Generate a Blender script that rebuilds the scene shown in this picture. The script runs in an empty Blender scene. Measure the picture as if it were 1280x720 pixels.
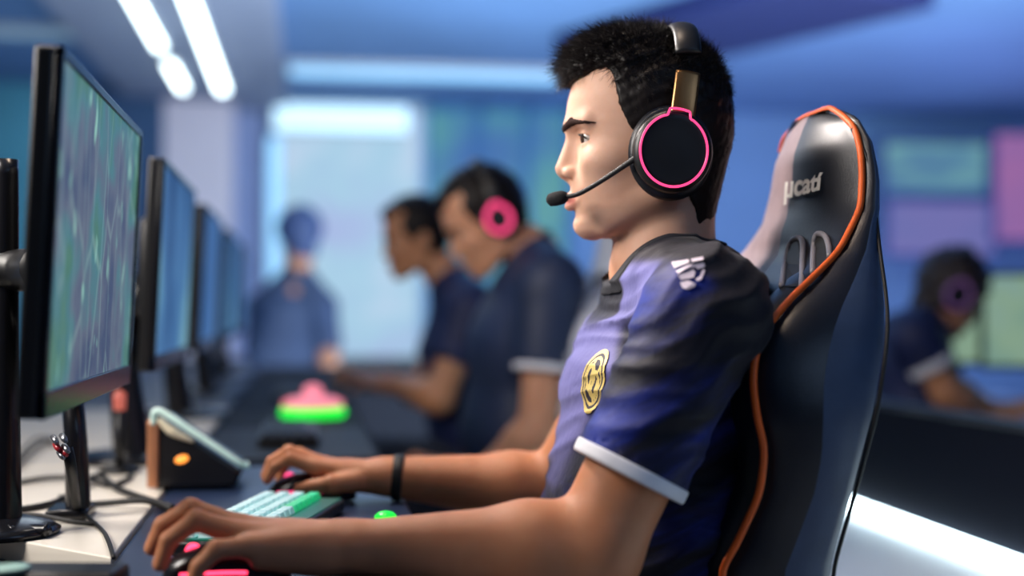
import bpy, bmesh, math, random
import numpy as np
from mathutils import Vector, Matrix

random.seed(7)
rng = np.random.default_rng(7)
SC = bpy.context.scene
COL = SC.collection
PI = math.pi

# ------------------------------------------------------------------ camera geometry
F_PX = 1600.0
CAM = np.array([0.0, 0.0, 1.0])
YAW = math.atan(258 / 1600)
PITCH = math.atan(25 / 1600)
fwd = np.array([math.sin(YAW) * math.cos(PITCH), math.cos(YAW) * math.cos(PITCH), math.sin(PITCH)])
rgt = np.array([math.cos(YAW), -math.sin(YAW), 0.0])
upv = np.cross(rgt, fwd)


def rayd(px, py):
    return fwd + rgt * ((px - 640) / F_PX) + upv * ((360 - py) / F_PX)


def P(px, py, d):
    return CAM + rayd(px, py) * d


def PY(px, py, Y):
    r = rayd(px, py)
    return CAM + r * (Y / r[1])


def PX(px, py, X):
    r = rayd(px, py)
    return CAM + r * (X / r[0])


def PZ(px, py, Z):
    r = rayd(px, py)
    return CAM + r * ((Z - CAM[2]) / r[2])


# ------------------------------------------------------------------ materials
MATS = {}


def srgb(r, g, b):
    def c(v):
        v /= 255.0
        return v / 12.92 if v <= 0.04045 else ((v + 0.055) / 1.055) ** 2.4
    return (c(r), c(g), c(b), 1.0)


def new_mat(name):
    m = bpy.data.materials.new(name)
    m.use_nodes = True
    nt = m.node_tree
    return m, nt, nt.nodes['Principled BSDF']


def mat(name, col, rough=0.5, metal=0.0, spec=0.5, emis=None, es=0.0, var=0.12, scale=40.0, bump=0.0, bscale=300.0,
        sss=0.0, coat=0.0, sheen=0.0):
    if name in MATS:
        return MATS[name]
    m, nt, b = new_mat(name)
    N, L = nt.nodes, nt.links
    tc = N.new('ShaderNodeTexCoord')
    nz = N.new('ShaderNodeTexNoise')
    nz.inputs['Scale'].default_value = scale
    nz.inputs['Detail'].default_value = 4
    L.new(tc.outputs['Object'], nz.inputs['Vector'])
    mr = N.new('ShaderNodeMapRange')
    mr.inputs['From Min'].default_value = 0.3
    mr.inputs['From Max'].default_value = 0.7
    mr.inputs['To Min'].default_value = 1 - var
    mr.inputs['To Max'].default_value = 1 + var
    L.new(nz.outputs['Fac'], mr.inputs['Value'])
    mx = N.new('ShaderNodeVectorMath')
    mx.operation = 'SCALE'
    mx.inputs[0].default_value = col[:3]
    L.new(mr.outputs['Result'], mx.inputs['Scale'])
    L.new(mx.outputs['Vector'], b.inputs['Base Color'])
    b.inputs['Roughness'].default_value = rough
    b.inputs['Metallic'].default_value = metal
    b.inputs['Specular IOR Level'].default_value = spec
    b.inputs['Coat Weight'].default_value = coat
    b.inputs['Sheen Weight'].default_value = sheen
    if emis is not None:
        b.inputs['Emission Color'].default_value = emis
        b.inputs['Emission Strength'].default_value = es
    if sss:
        b.inputs['Subsurface Weight'].default_value = sss
        b.inputs['Subsurface Radius'].default_value = (0.012, 0.004, 0.002)
        b.inputs['Subsurface Scale'].default_value = 0.5
    if bump:
        n2 = N.new('ShaderNodeTexNoise')
        n2.inputs['Scale'].default_value = bscale
        n2.inputs['Detail'].default_value = 3
        L.new(tc.outputs['Object'], n2.inputs['Vector'])
        bp = N.new('ShaderNodeBump')
        bp.inputs['Strength'].default_value = bump
        bp.inputs['Distance'].default_value = 0.001
        L.new(n2.outputs['Fac'], bp.inputs['Height'])
        L.new(bp.outputs['Normal'], b.inputs['Normal'])
    MATS[name] = m
    return m


def ramp_mat(name, stops, vecscale=(1, 1, 1), nscale=3.0, emit=None, rough=0.5, detail=3.0, base_black=True, coord='Object',
             distort=0.0, spec=0.5):
    """noise through a colour ramp, either painted or given off as light (emit = strength)"""
    m, nt, b = new_mat(name)
    N, L = nt.nodes, nt.links
    tc = N.new('ShaderNodeTexCoord')
    mp = N.new('ShaderNodeMapping')
    mp.inputs['Scale'].default_value = vecscale
    L.new(tc.outputs[coord], mp.inputs['Vector'])
    nz = N.new('ShaderNodeTexNoise')
    nz.inputs['Scale'].default_value = nscale
    nz.inputs['Detail'].default_value = detail
    nz.inputs['Distortion'].default_value = distort
    L.new(mp.outputs['Vector'], nz.inputs['Vector'])
    r = N.new('ShaderNodeValToRGB')
    el = r.color_ramp.elements
    el[0].position, el[0].color = stops[0]
    el[1].position, el[1].color = stops[-1]
    for s in stops[1:-1]:
        e = el.new(s[0])
        e.color = s[1]
    L.new(nz.outputs['Fac'], r.inputs['Fac'])
    b.inputs['Roughness'].default_value = rough
    b.inputs['Specular IOR Level'].default_value = spec
    if emit is None:
        L.new(r.outputs['Color'], b.inputs['Base Color'])
    else:
        b.inputs['Base Color'].default_value = (0.01, 0.01, 0.012, 1)
        L.new(r.outputs['Color'], b.inputs['Emission Color'])
        b.inputs['Emission Strength'].default_value = emit
    return m


# ------------------------------------------------------------------ object helpers
def V3(a):
    return Vector((float(a[0]), float(a[1]), float(a[2])))


def mesh_obj(name, verts, faces, material, parent=None, smooth=True, mats=None, fmat=None, attr=None):
    me = bpy.data.meshes.new(name)
    v = np.asarray(verts, dtype=np.float64).reshape(-1, 3)
    if parent is not None:
        v = v - np.array(world_loc(parent))
    if isinstance(faces, np.ndarray) and faces.ndim == 2:
        nf, k = faces.shape
        me.vertices.add(len(v))
        me.vertices.foreach_set('co', v.ravel())
        me.loops.add(nf * k)
        me.loops.foreach_set('vertex_index', faces.ravel().astype(np.int32))
        me.polygons.add(nf)
        me.polygons.foreach_set('loop_start', np.arange(0, nf * k, k, dtype=np.int32))
        me.polygons.foreach_set('loop_total', np.full(nf, k, dtype=np.int32))
        me.update(calc_edges=True)
        me.validate()
    else:
        me.from_pydata([tuple(x) for x in v], [], [tuple(int(i) for i in f) for f in faces])
    if smooth:
        me.polygons.foreach_set('use_smooth', [True] * len(me.polygons))
    for m in (mats or [material]):
        me.materials.append(m)
    if fmat is not None and len(fmat) == len(me.polygons):
        me.polygons.foreach_set('material_index', np.asarray(fmat, dtype=np.int32))
    if attr:
        for k, (arr, dim) in attr.items():
            a = me.attributes.new(k, 'FLOAT', 'POINT')
            if len(arr) == len(me.vertices):
                a.data.foreach_set('value', np.asarray(arr, dtype=np.float32))
    me.update()
    o = bpy.data.objects.new(name, me)
    COL.objects.link(o)
    if parent is not None:
        o.parent = parent
    return o


def world_loc(o):
    l = Vector(o.location)
    p = o.parent
    while p is not None:
        l = l + Vector(p.location)
        p = p.parent
    return l


def tag(o, label, cat, group=None):
    o['label'] = label
    o['category'] = cat
    if group:
        o['group'] = group
    return o


def thing(name, label, cat, loc=(0, 0, 0), group=None):
    o = bpy.data.objects.new(name, None)
    COL.objects.link(o)
    o.location = V3(loc)
    o.empty_display_size = 0.05
    return tag(o, label, cat, group)


def struct(o):
    o['kind'] = 'structure'
    return o


def autosmooth(o, ang=40):
    me = o.data
    me.polygons.foreach_set('use_smooth', [True] * len(me.polygons))
    try:
        me.set_sharp_from_angle(angle=math.radians(ang))
    except Exception:
        pass
    return o


def bevel(o, w=0.003, seg=3):
    m = o.modifiers.new('bevel', 'BEVEL')
    m.width = w
    m.segments = seg
    m.limit_method = 'ANGLE'
    m.angle_limit = math.radians(35)
    return autosmooth(o, 50)


def box_vf(c, s, R=None):
    c = np.array(c, float)
    h = np.array(s, float) / 2
    vs = []
    for x in (-1, 1):
        for y in (-1, 1):
            for z in (-1, 1):
                p = np.array([x, y, z]) * h
                if R is not None:
                    p = R @ p
                vs.append(c + p)
    fs = [(0, 1, 3, 2), (4, 6, 7, 5), (0, 4, 5, 1), (2, 3, 7, 6), (0, 2, 6, 4), (1, 5, 7, 3)]
    return vs, fs


def box(name, c, s, m, parent=None, bev=0.0, R=None, seg=3):
    v, f = box_vf(c, s, R)
    o = mesh_obj(name, v, f, m, parent, smooth=False)
    if bev:
        bevel(o, bev, seg)
    return o


def merge(parts):
    V, F, n = [], [], 0
    for v, f in parts:
        V += [np.asarray(p, float) for p in v]
        F += [tuple(i + n for i in q) for q in f]
        n += len(v)
    return V, F


def smooth_path(pts, n=8, closed=False):
    pts = [np.asarray(p, float) for p in pts]
    out = []
    m = len(pts)
    rngi = range(m) if closed else range(m - 1)
    for i in rngi:
        if closed:
            p0, p1, p2, p3 = pts[(i - 1) % m], pts[i], pts[(i + 1) % m], pts[(i + 2) % m]
        else:
            p0, p1, p2, p3 = pts[max(i - 1, 0)], pts[i], pts[i + 1], pts[min(i + 2, m - 1)]
        for k in range(n):
            t = k / n
            out.append(0.5 * ((2 * p1) + (-p0 + p2) * t + (2 * p0 - 5 * p1 + 4 * p2 - p3) * t * t + (-p0 + 3 * p1 - 3 * p2 + p3) * t ** 3))
    if not closed:
        out.append(pts[-1])
    return out


def tube_vf(path, r, sides=8, closed=False, flat=1.0, ref=None):
    path = [np.asarray(p, float) for p in path]
    n = len(path)
    rs = r if hasattr(r, '__len__') else [r] * n
    V, F = [], []
    ref = np.array([0, 0, 1.0]) if ref is None else np.asarray(ref, float)
    prev = None
    for i in range(n):
        a = path[(i - 1) % n] if (closed or i > 0) else path[i]
        b = path[(i + 1) % n] if (closed or i < n - 1) else path[i]
        t = b - a
        t /= (np.linalg.norm(t) + 1e-12)
        base = ref if prev is None else prev
        u = base - t * np.dot(base, t)
        if np.linalg.norm(u) < 1e-5:
            u = np.array([1.0, 0, 0]) - t * t[0]
        u /= np.linalg.norm(u)
        prev = u if not closed else (u if i else u)
        w = np.cross(t, u)
        for k in range(sides):
            an = 2 * PI * k / sides
            V.append(path[i] + (u * math.cos(an) * flat + w * math.sin(an)) * rs[i])
    m = n if closed else n - 1
    for i in range(m):
        for k in range(sides):
            a = i * sides + k
            b = i * sides + (k + 1) % sides
            c = ((i + 1) % n) * sides + (k + 1) % sides
            d = ((i + 1) % n) * sides + k
            F.append((a, b, c, d))
    if not closed:
        F.append(tuple(range(sides - 1, -1, -1)))
        F.append(tuple((n - 1) * sides + k for k in range(sides)))
    return V, F


def tube(name, pts, r, m, parent=None, sm=8, sides=8, closed=False, flat=1.0, ref=None):
    path = smooth_path(pts, sm, closed) if sm else pts
    if hasattr(r, '__len__') and sm:
        xs = np.linspace(0, 1, len(r))
        r = np.interp(np.linspace(0, 1, len(path)), xs, r)
    v, f = tube_vf(path, r, sides, closed, flat, ref)
    return mesh_obj(name, v, f, m, parent)


def lathe_vf(prof, origin, axis, sides=48, u=None):
    """prof: list of (r, h) along axis"""
    axis = np.asarray(axis, float)
    axis /= np.linalg.norm(axis)
    if u is None:
        u = np.array([0, 0, 1.0]) if abs(axis[2]) < 0.9 else np.array([1.0, 0, 0])
    u = u - axis * np.dot(u, axis)
    u /= np.linalg.norm(u)
    w = np.cross(axis, u)
    V, F = [], []
    for (r, h) in prof:
        for k in range(sides):
            an = 2 * PI * k / sides
            V.append(np.asarray(origin) + axis * h + (u * math.cos(an) + w * math.sin(an)) * max(r, 1e-5))
    for i in range(len(prof) - 1):
        for k in range(sides):
            a = i * sides + k
            b = i * sides + (k + 1) % sides
            F.append((a, b, b + sides, a + sides))
    F.append(tuple(range(sides - 1, -1, -1)))
    F.append(tuple((len(prof) - 1) * sides + k for k in range(sides)))
    return V, F


def poly_prism(name, poly, ax0, ax1, place, m, parent=None, bev=0.0):
    """poly 2-D list, place(a, b, t) -> world; extruded t from ax0 to ax1"""
    n = len(poly)
    V = [place(a, b, ax0) for a, b in poly] + [place(a, b, ax1) for a, b in poly]
    F = [tuple(range(n))[::-1], tuple(range(n, 2 * n))]
    for i in range(n):
        j = (i + 1) % n
        F.append((i, j, n + j, n + i))
    o = mesh_obj(name, V, F, m, parent, smooth=False)
    if bev:
        bevel(o, bev)
    bm = bmesh.new()
    bm.from_mesh(o.data)
    bmesh.ops.recalc_face_normals(bm, faces=bm.faces)
    bm.to_mesh(o.data)
    bm.free()
    return o


# ------------------------------------------------------------------ distance fields
def rc(p, a, b, ra, rb):
    a = np.asarray(a, float)
    b = np.asarray(b, float)
    ba = b - a
    pa = p - a
    h = np.clip((pa @ ba) / max(np.dot(ba, ba), 1e-12), 0, 1)
    return np.sqrt(((pa - h[:, None] * ba) ** 2).sum(1)) - (ra + (rb - ra) * h)


def sph(p, c, r):
    return np.sqrt(((p - np.asarray(c, float)) ** 2).sum(1)) - r


def ell(p, c, r):
    r = np.asarray(r, float)
    q = p - np.asarray(c, float)
    k0 = np.sqrt(((q / r) ** 2).sum(1))
    k1 = np.sqrt(((q / (r * r)) ** 2).sum(1)) + 1e-9
    return k0 * (k0 - 1) / k1


def smin(a, b, k):
    h = np.clip(0.5 + 0.5 * (b - a) / k, 0, 1)
    return b * (1 - h) + a * h - k * h * (1 - h)


def smax(a, b, k):
    return -smin(-a, -b, k)


def poly2d(x, y, poly):
    """signed distance to a closed 2-D polygon, negative inside"""
    poly = np.asarray(poly, float)
    n = len(poly)
    d = np.full(len(x), 1e9)
    inside = np.zeros(len(x), bool)
    for i in range(n):
        a = poly[i]
        b = poly[(i + 1) % n]
        e = b - a
        wx = x - a[0]
        wy = y - a[1]
        t = np.clip((wx * e[0] + wy * e[1]) / (e @ e + 1e-12), 0, 1)
        d = np.minimum(d, (wx - e[0] * t) ** 2 + (wy - e[1] * t) ** 2)
        c = ((a[1] > y) != (b[1] > y))
        with np.errstate(divide='ignore', invalid='ignore'):
            xi = (b[0] - a[0]) * (y - a[1]) / (b[1] - a[1] + 1e-15) + a[0]
        inside ^= (c & (x < xi))
    d = np.sqrt(d)
    return np.where(inside, -d, d)


def net(f, lo, hi, h, B=10, relax=1):
    lo = np.asarray(lo, float)
    hi = np.asarray(hi, float)
    nb = np.ceil((hi - lo) / (h * B)).astype(int)
    NX, NY, NZ = (nb * B + 2)
    gi = np.stack(np.meshgrid(*[np.arange(k) for k in nb], indexing='ij'), -1).reshape(-1, 3)
    cen = lo + (gi * B + B / 2) * h
    dc = f(cen)
    keep = gi[np.abs(dc) < B * h * 0.87 * 1.5 + 0.006]
    loc = np.stack(np.meshgrid(*[np.arange(B + 1)] * 3, indexing='ij'), -1).reshape(-1, 3)
    keys, poss, quads = [], [], []
    S = B + 1
    step = max(1, int(400000 / S ** 3))
    for s in range(0, len(keep), step):
        kb = keep[s:s + step]
        idx = (kb[:, None, :] * B + loc[None]).reshape(-1, 3)
        d = f(lo + idx * h).reshape(len(kb), S, S, S)
        if not ((d < 0).any() and (d > 0).any()):
            continue
        sg = d < 0
        c8 = sum(sg[:, i:i + B, j:j + B, k:k + B].astype(np.int8) for i in (0, 1) for j in (0, 1) for k in (0, 1))
        act = np.argwhere((c8 > 0) & (c8 < 8))
        if len(act):
            b, i, j, k = act.T
            sm_ = np.zeros((len(act), 3))
            ct = np.zeros(len(act))
            cor = {}
            for a in (0, 1):
                for bb in (0, 1):
                    for c in (0, 1):
                        cor[a, bb, c] = d[b, i + a, j + bb, k + c]
            for (u0, u1) in [((0, 0, 0), (1, 0, 0)), ((0, 1, 0), (1, 1, 0)), ((0, 0, 1), (1, 0, 1)), ((0, 1, 1), (1, 1, 1)),
                             ((0, 0, 0), (0, 1, 0)), ((1, 0, 0), (1, 1, 0)), ((0, 0, 1), (0, 1, 1)), ((1, 0, 1), (1, 1, 1)),
                             ((0, 0, 0), (0, 0, 1)), ((1, 0, 0), (1, 0, 1)), ((0, 1, 0), (0, 1, 1)), ((1, 1, 0), (1, 1, 1))]:
                d0, d1 = cor[u0], cor[u1]
                x = (d0 < 0) != (d1 < 0)
                t = np.where(x, d0 / np.where(x, d0 - d1, 1), 0)
                pos = np.asarray(u0)[None] + (np.asarray(u1) - np.asarray(u0))[None] * t[:, None]
                sm_ += pos * x[:, None]
                ct += x
            cell = kb[b] * B + act[:, 1:]
            keys.append((cell[:, 0] * NY + cell[:, 1]) * NZ + cell[:, 2])
            poss.append(lo + (cell + sm_ / ct[:, None]) * h)
        for ax in range(3):
            o = [0, 0, 0]
            o[ax] = 1
            s0 = sg[:, :B, :B, :B]
            s1 = sg[:, o[0]:o[0] + B, o[1]:o[1] + B, o[2]:o[2] + B]
            e = np.argwhere(s0 != s1)
            if not len(e):
                continue
            g = kb[e[:, 0]] * B + e[:, 1:]
            ins = s0[tuple(e.T)]
            a1, a2 = (ax + 1) % 3, (ax + 2) % 3
            q = []
            for (m1, m2) in ((1, 1), (0, 1), (0, 0), (1, 0)):
                gg = g.copy()
                gg[:, a1] -= m1
                gg[:, a2] -= m2
                q.append((gg[:, 0] * NY + gg[:, 1]) * NZ + gg[:, 2])
            q = np.stack(q, 1)
            q[~ins] = q[~ins][:, ::-1]
            ok = (g[:, a1] > 0) & (g[:, a2] > 0)
            quads.append(q[ok])
    keys = np.concatenate(keys)
    poss = np.concatenate(poss)
    quads = np.concatenate(quads)
    uk, ui = np.unique(keys, return_index=True)
    V = poss[ui]
    ix = np.searchsorted(uk, quads)
    ix = np.clip(ix, 0, len(uk) - 1)
    good = (uk[ix] == quads).all(1)
    Fq = ix[good]
    for _ in range(relax):
        acc = np.zeros_like(V)
        cnt = np.zeros(len(V))
        for a in range(4):
            i0, i1 = Fq[:, a], Fq[:, (a + 1) % 4]
            for c in range(3):
                acc[:, c] += np.bincount(i0, V[i1, c], len(V)) + np.bincount(i1, V[i0, c], len(V))
            cnt += np.bincount(i0, minlength=len(V)) + np.bincount(i1, minlength=len(V))
        V = V * 0.5 + 0.5 * acc / np.maximum(cnt, 1)[:, None]
    return V, Fq


def march(f, px, py, d0=0.9, d1=2.2, n=400):
    """where the line of sight first meets a surface"""
    r = rayd(px, py)
    ds = np.linspace(d0, d1, n)
    v = f(CAM + r[None] * ds[:, None])
    k = np.argmax(v < 0)
    if v[k] >= 0:
        return None
    a, b = ds[max(k - 1, 0)], ds[k]
    for _ in range(25):
        m = (a + b) / 2
        if f((CAM + r * m)[None])[0] < 0:
            b = m
        else:
            a = m
    return CAM + r * a


def march_many(f, px, py, d0=0.9, d1=2.2, n=260):
    R = fwd[None] + rgt[None] * ((px - 640) / F_PX)[:, None] + upv[None] * ((360 - py) / F_PX)[:, None]
    ds = np.linspace(d0, d1, n)
    hit = np.full(len(px), np.nan)
    prev = np.full(len(px), d0)
    live = np.ones(len(px), bool)
    for d in ds:
        v = f(CAM + R * d)
        h = live & (v < 0)
        hit[h] = d
        live &= ~h
    a = hit - (ds[1] - ds[0])
    b = hit.copy()
    for _ in range(14):
        m = (a + b) / 2
        v = f(CAM + R * np.nan_to_num(m, nan=d1)[:, None])
        b = np.where(v < 0, m, b)
        a = np.where(v < 0, a, m)
    return CAM + R * a[:, None], np.isfinite(hit)


# ------------------------------------------------------------------ palette
M_SKIN = mat('skin', srgb(205, 150, 118), rough=0.5, sss=0.35, var=0.06, scale=60, bump=0.15, bscale=900, spec=0.4)
M_SKIN_ARM = mat('skin_tanned', srgb(196, 138, 100), rough=0.45, sss=0.25, var=0.06, scale=30, bump=0.15, bscale=700)
M_SKIN_DARK = mat('skin_brown', srgb(140, 92, 66), rough=0.5, sss=0.2, var=0.06, scale=30)
M_HAIR = mat('black_hair', srgb(20, 15, 16), rough=0.5, var=0.3, scale=120, spec=0.2)
M_HAIR_BROWN = mat('dark_brown_hair', srgb(38, 26, 24), rough=0.5, var=0.3, scale=120)
M_BLACK = mat('matte_black_plastic', srgb(16, 16, 19), rough=0.42, var=0.1)
M_SATIN = mat('satin_black_plastic', srgb(20, 20, 24), rough=0.25, var=0.1)
M_RUBBER = mat('black_rubber', srgb(12, 12, 14), rough=0.6, var=0.1)
M_LEATHER = mat('black_leatherette', srgb(17, 19, 28), rough=0.38, var=0.12, scale=80, bump=0.25, bscale=500)
M_BLUEBLACK = mat('blue_black_leatherette', srgb(48, 66, 96), rough=0.55, var=0.12, scale=30, bump=0.2, bscale=400)
M_LIT_MAUVE = mat('mauve_lit_leatherette', srgb(140, 118, 120), rough=0.5, var=0.1, scale=50, bump=0.25, bscale=500)  # leatherette with the light on the headrest front put into its colour
M_ORANGE = mat('orange_piping', srgb(225, 95, 20), rough=0.5, var=0.1, bump=0.3, bscale=900)
M_BRONZE = mat('bronze_metal', srgb(150, 110, 70), rough=0.3, metal=0.9, var=0.1)
M_STEEL = mat('brushed_steel', srgb(150, 152, 158), rough=0.3, metal=0.9)
M_WHITE = mat('white_fabric', srgb(225, 225, 232), rough=0.7, var=0.04, bump=0.2, bscale=800)
M_COLLAR = mat('black_knit_fabric', srgb(16, 16, 26), rough=0.8, var=0.12, bump=0.4, bscale=900)
M_NAVYCLOTH = mat('navy_jersey_fabric', srgb(22, 34, 78), rough=0.65, var=0.2, scale=14, bump=0.2, bscale=600)
M_BLUECLOTH = mat('blue_fabric', srgb(28, 60, 130), rough=0.7, var=0.2, scale=12)
M_DENIM = mat('dark_denim', srgb(20, 26, 44), rough=0.8, var=0.2, scale=60, bump=0.3, bscale=900)
M_PINKLED = mat('pink_led', srgb(60, 10, 25), rough=0.3, emis=srgb(255, 70, 130), es=1.6)
M_REDLED = mat('red_pink_led', srgb(60, 10, 20), rough=0.3, emis=srgb(255, 60, 95), es=4.0)
M_GREENLED = mat('green_led', srgb(5, 60, 15), rough=0.3, emis=srgb(20, 235, 60), es=1.6)
M_TEALLED = mat('teal_led', srgb(10, 60, 50), rough=0.3, emis=srgb(16, 150, 120), es=.22)
M_ORLED = mat('orange_led', srgb(60, 30, 5), rough=0.3, emis=srgb(255, 150, 60), es=2.2)
M_EYE_W = mat('eye_white', srgb(200, 195, 190), rough=0.15, var=0.03)
M_IRIS = mat('dark_iris', srgb(62, 44, 34), rough=0.1, var=0.1)
M_LIP = mat('lip_skin', srgb(165, 98, 88), rough=0.4, sss=0.2, var=0.08, scale=200)


# ------------------------------------------------------------------ the room
def build_room():
    m_floor = mat('pale_floor', srgb(190, 200, 212), rough=0.35, var=0.05, scale=6)
    m_blue = mat('blue_wall_paint', srgb(104, 142, 186), rough=0.7, var=0.1, scale=0.8)
    m_ceil = mat('blue_ceiling_paint', srgb(98, 134, 178), rough=0.8, var=0.12, scale=0.9)
    m_soff = mat('grey_ceiling_paint', srgb(140, 148, 168), rough=0.8, var=0.05, scale=2)
    m_col = mat('white_wall_paint', srgb(228, 218, 226), rough=0.7, var=0.04, scale=2)
    m_dark = mat('dark_blue_wall_paint', srgb(52, 84, 122), rough=0.7, var=0.1, scale=1.5)
    m_teal = mat('teal_wall_paint', srgb(40, 120, 150), rough=0.6, var=0.1, scale=1.5)
    X0, X1, Y0, Y1, H = -3.2, 7.5, -2.5, 10.2, 2.62
    t = 0.12
    struct(box('floor', ((X0 + X1) / 2, (Y0 + Y1) / 2, -t / 2), (X1 - X0, Y1 - Y0, t), m_floor))
    struct(box('ceiling', ((X0 + X1) / 2, (Y0 + Y1) / 2, H + t / 2), (X1 - X0, Y1 - Y0, t), m_ceil))
    struct(box('wall_far', ((X0 + X1) / 2, Y1 + t / 2, H / 2), (X1 - X0 + 2 * t, t, H), m_blue))
    struct(box('wall_near', ((X0 + X1) / 2, Y0 - t / 2, H / 2), (X1 - X0 + 2 * t, t, H), m_dark))
    struct(box('wall_left', (X0 - t / 2, (Y0 + Y1) / 2, H / 2), (t, Y1 - Y0, H), m_teal))
    struct(box('wall_right', (X1 + t / 2, (Y0 + Y1) / 2, H / 2), (t, Y1 - Y0, H), m_blue))
    # lowered grey ceiling strip that carries the tube lights
    o = box('ceiling_soffit', (-0.72, 7.3, H - 0.05), (1.15, 5.8, 0.10), m_soff, bev=0.01)
    struct(o)
    # dark diagonal duct under the ceiling
    a, b = PZ(985, 2, 2.5), PZ(760, 62, 2.5)
    cen = (a + b) / 2
    ang = math.atan2(b[1] - a[1], b[0] - a[0])
    R = np.array([[math.cos(ang), -math.sin(ang), 0], [math.sin(ang), math.cos(ang), 0], [0, 0, 1]])
    o = box('ceiling_beam', cen + np.array([0.25, 0.1, 0.06]), (2.0, 0.9, 0.12), mat('navy_duct_paint', srgb(20, 30, 80), rough=0.6), R=R, bev=0.01)
    struct(o)
    # white column and darker blue wall panel at the far left
    a, b = PY(203, 200, 9.6), PY(290, 200, 9.6)
    struct(box('column', ((a[0] + b[0]) / 2, 9.85, H / 2), (b[0] - a[0], 0.5, H), m_col, bev=0.01))
    a, b = PY(292, 200, 10.0), PY(334, 200, 10.0)
    struct(box('wall_panel', ((a[0] + b[0]) / 2, 10.12, H / 2), (b[0] - a[0], 0.12, H), mat('lavender_wall_paint', srgb(150, 165, 205), rough=0.7), bev=0.005))
    a, b = PY(72, 200, 9.4), PY(201, 200, 9.4)
    struct(box('wall_recess', ((a[0] + b[0]) / 2, 9.7, H / 2), (b[0] - a[0], 0.4, H), m_dark, bev=0.01))
    a, b = PY(-60, 200, 9.5), PY(71, 200, 9.5)
    struct(box('wall_panel_teal', ((a[0] + b[0]) / 2, 9.8, H / 2), (b[0] - a[0], 0.4, H), mat('light_teal_wall_paint', srgb(90, 165, 185), rough=.6, var=.15, scale=1.2), bev=0.01))
    # skirting
    struct(box('baseboard_far', ((X0 + X1) / 2, Y1 - 0.01, 0.05), (X1 - X0, 0.02, 0.1), m_dark))

    # the big bright window and the teal one beside it: frames and panes
    def window(n, px0, px1, py0, py1, Y, pane_mat, fr_mat, bars, fw=0.05):
        a, b = PY(px0, py0, Y), PY(px1, py1, Y)
        x0, x1, z1, z0 = a[0], b[0], a[2], b[2]
        e = bpy.data.objects.new('window_%d' % n, None)
        COL.objects.link(e)
        e.location = V3(((x0 + x1) / 2, Y, z0))
        e['kind'] = 'structure'
        parts = [box_vf(((x0 + x1) / 2, Y, z1), (x1 - x0 + fw, 0.06, fw)), box_vf(((x0 + x1) / 2, Y, z0), (x1 - x0 + fw, 0.06, fw)),
                 box_vf((x0, Y, (z0 + z1) / 2), (fw, 0.06, z1 - z0)), box_vf((x1, Y, (z0 + z1) / 2), (fw, 0.06, z1 - z0))]
        for bx in bars:
            xx = PY(bx, 200, Y)[0]
            parts.append(box_vf((xx, Y, (z0 + z1) / 2), (fw, 0.06, z1 - z0)))
        v, f = merge(parts)
        mesh_obj('window_frame', v, f, fr_mat, e, smooth=False)
        box('window_pane', ((x0 + x1) / 2, Y + 0.03, (z0 + z1) / 2), (x1 - x0, 0.02, z1 - z0), pane_mat, e)
        return e
    pane = ramp_mat('lit_window_pane', [(0.3, srgb(165, 175, 225)), (0.5, srgb(165, 205, 228)), (0.72, srgb(205, 215, 240))],
                    vecscale=(1, 1, 1.2), nscale=1.1, emit=0.95)
    window(1, 342, 528, 128, 462, 10.0, pane, mat('pale_frame', srgb(150, 190, 215), rough=0.5), [])
    pane2 = ramp_mat('teal_window_pane', [(0.35, srgb(50, 110, 185)), (0.5, srgb(70, 150, 175)), (0.66, srgb(100, 180, 160))],
                     nscale=1.0, emit=0.75)
    window(2, 532, 712, 132, 420, 10.05, pane2, mat('teal_frame', srgb(40, 110, 165), rough=0.5), [600, 660], 0.06)

    # lights -------------------------------------------------------------
    m_tube = mat('lit_tube', srgb(230, 240, 240), emis=srgb(228, 246, 248), es=7.0)
    m_tube_dim = mat('lit_cool_strip', srgb(130, 170, 200), emis=srgb(130, 185, 220), es=1.3)
    m_body = mat('white_metal_housing', srgb(190, 195, 200), rough=0.4)

    def ceil_tube(a, b, w, label, m=m_tube, z=None, name='ceiling_tube_light', cat='ceiling light', grp=None):
        a = np.asarray(a, float)
        b = np.asarray(b, float)
        c = (a + b) / 2
        L_ = np.linalg.norm((b - a)[:2])
        an = math.atan2(b[1] - a[1], b[0] - a[0])
        R_ = np.array([[math.cos(an), -math.sin(an), 0], [math.sin(an), math.cos(an), 0], [0, 0, 1]])
        t_ = thing(name, label, cat, c, grp)
        box('housing', c + np.array([0, 0, 0.02]), (L_ + 0.03, w * 1.5, 0.04), m_body, t_, R=R_, bev=0.006)
        box('diffuser', c + np.array([0, 0, -0.008]), (L_, w, 0.025), m, t_, R=R_, bev=0.008)
        return t_
    zs = H - 0.14
    pa = PZ(160, -8, zs)
    pb = PZ(203, 58, zs)
    x1_ = (pa[0] + pb[0]) / 2
    ceil_tube((x1_, pa[1] - 1.2, zs), (x1_, pb[1], zs), 0.048, 'bright white tube light on the grey ceiling strip, left and nearer one')
    p3a, p3b = PZ(214, 78, zs), PZ(234, 110, zs)
    ceil_tube((x1_, p3a[1], zs), (x1_, p3b[1], zs), 0.048, 'short white tube light just beyond the end of the left long tube')
    p2a, p2b = PZ(232, 0, zs), PZ(282, 112, zs)
    x2_ = (p2a[0] + p2b[0]) / 2
    ceil_tube((x2_, p2a[1] - 1.2, zs), (x2_, p2b[1], zs), 0.058, 'longest white tube light on the grey ceiling strip, right one')
    q0, q1 = PZ(362, 88, H - 0.04), PZ(700, 96, H - 0.04)
    ceil_tube((q0[0], q0[1], H - 0.04), (q1[0], q0[1], H - 0.04), 0.22, 'dim pale blue light strip running across the blue ceiling', m_tube_dim)
    q0, q1 = PZ(-30, 40, H - 0.04), PZ(180, 42, H - 0.04)
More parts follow.
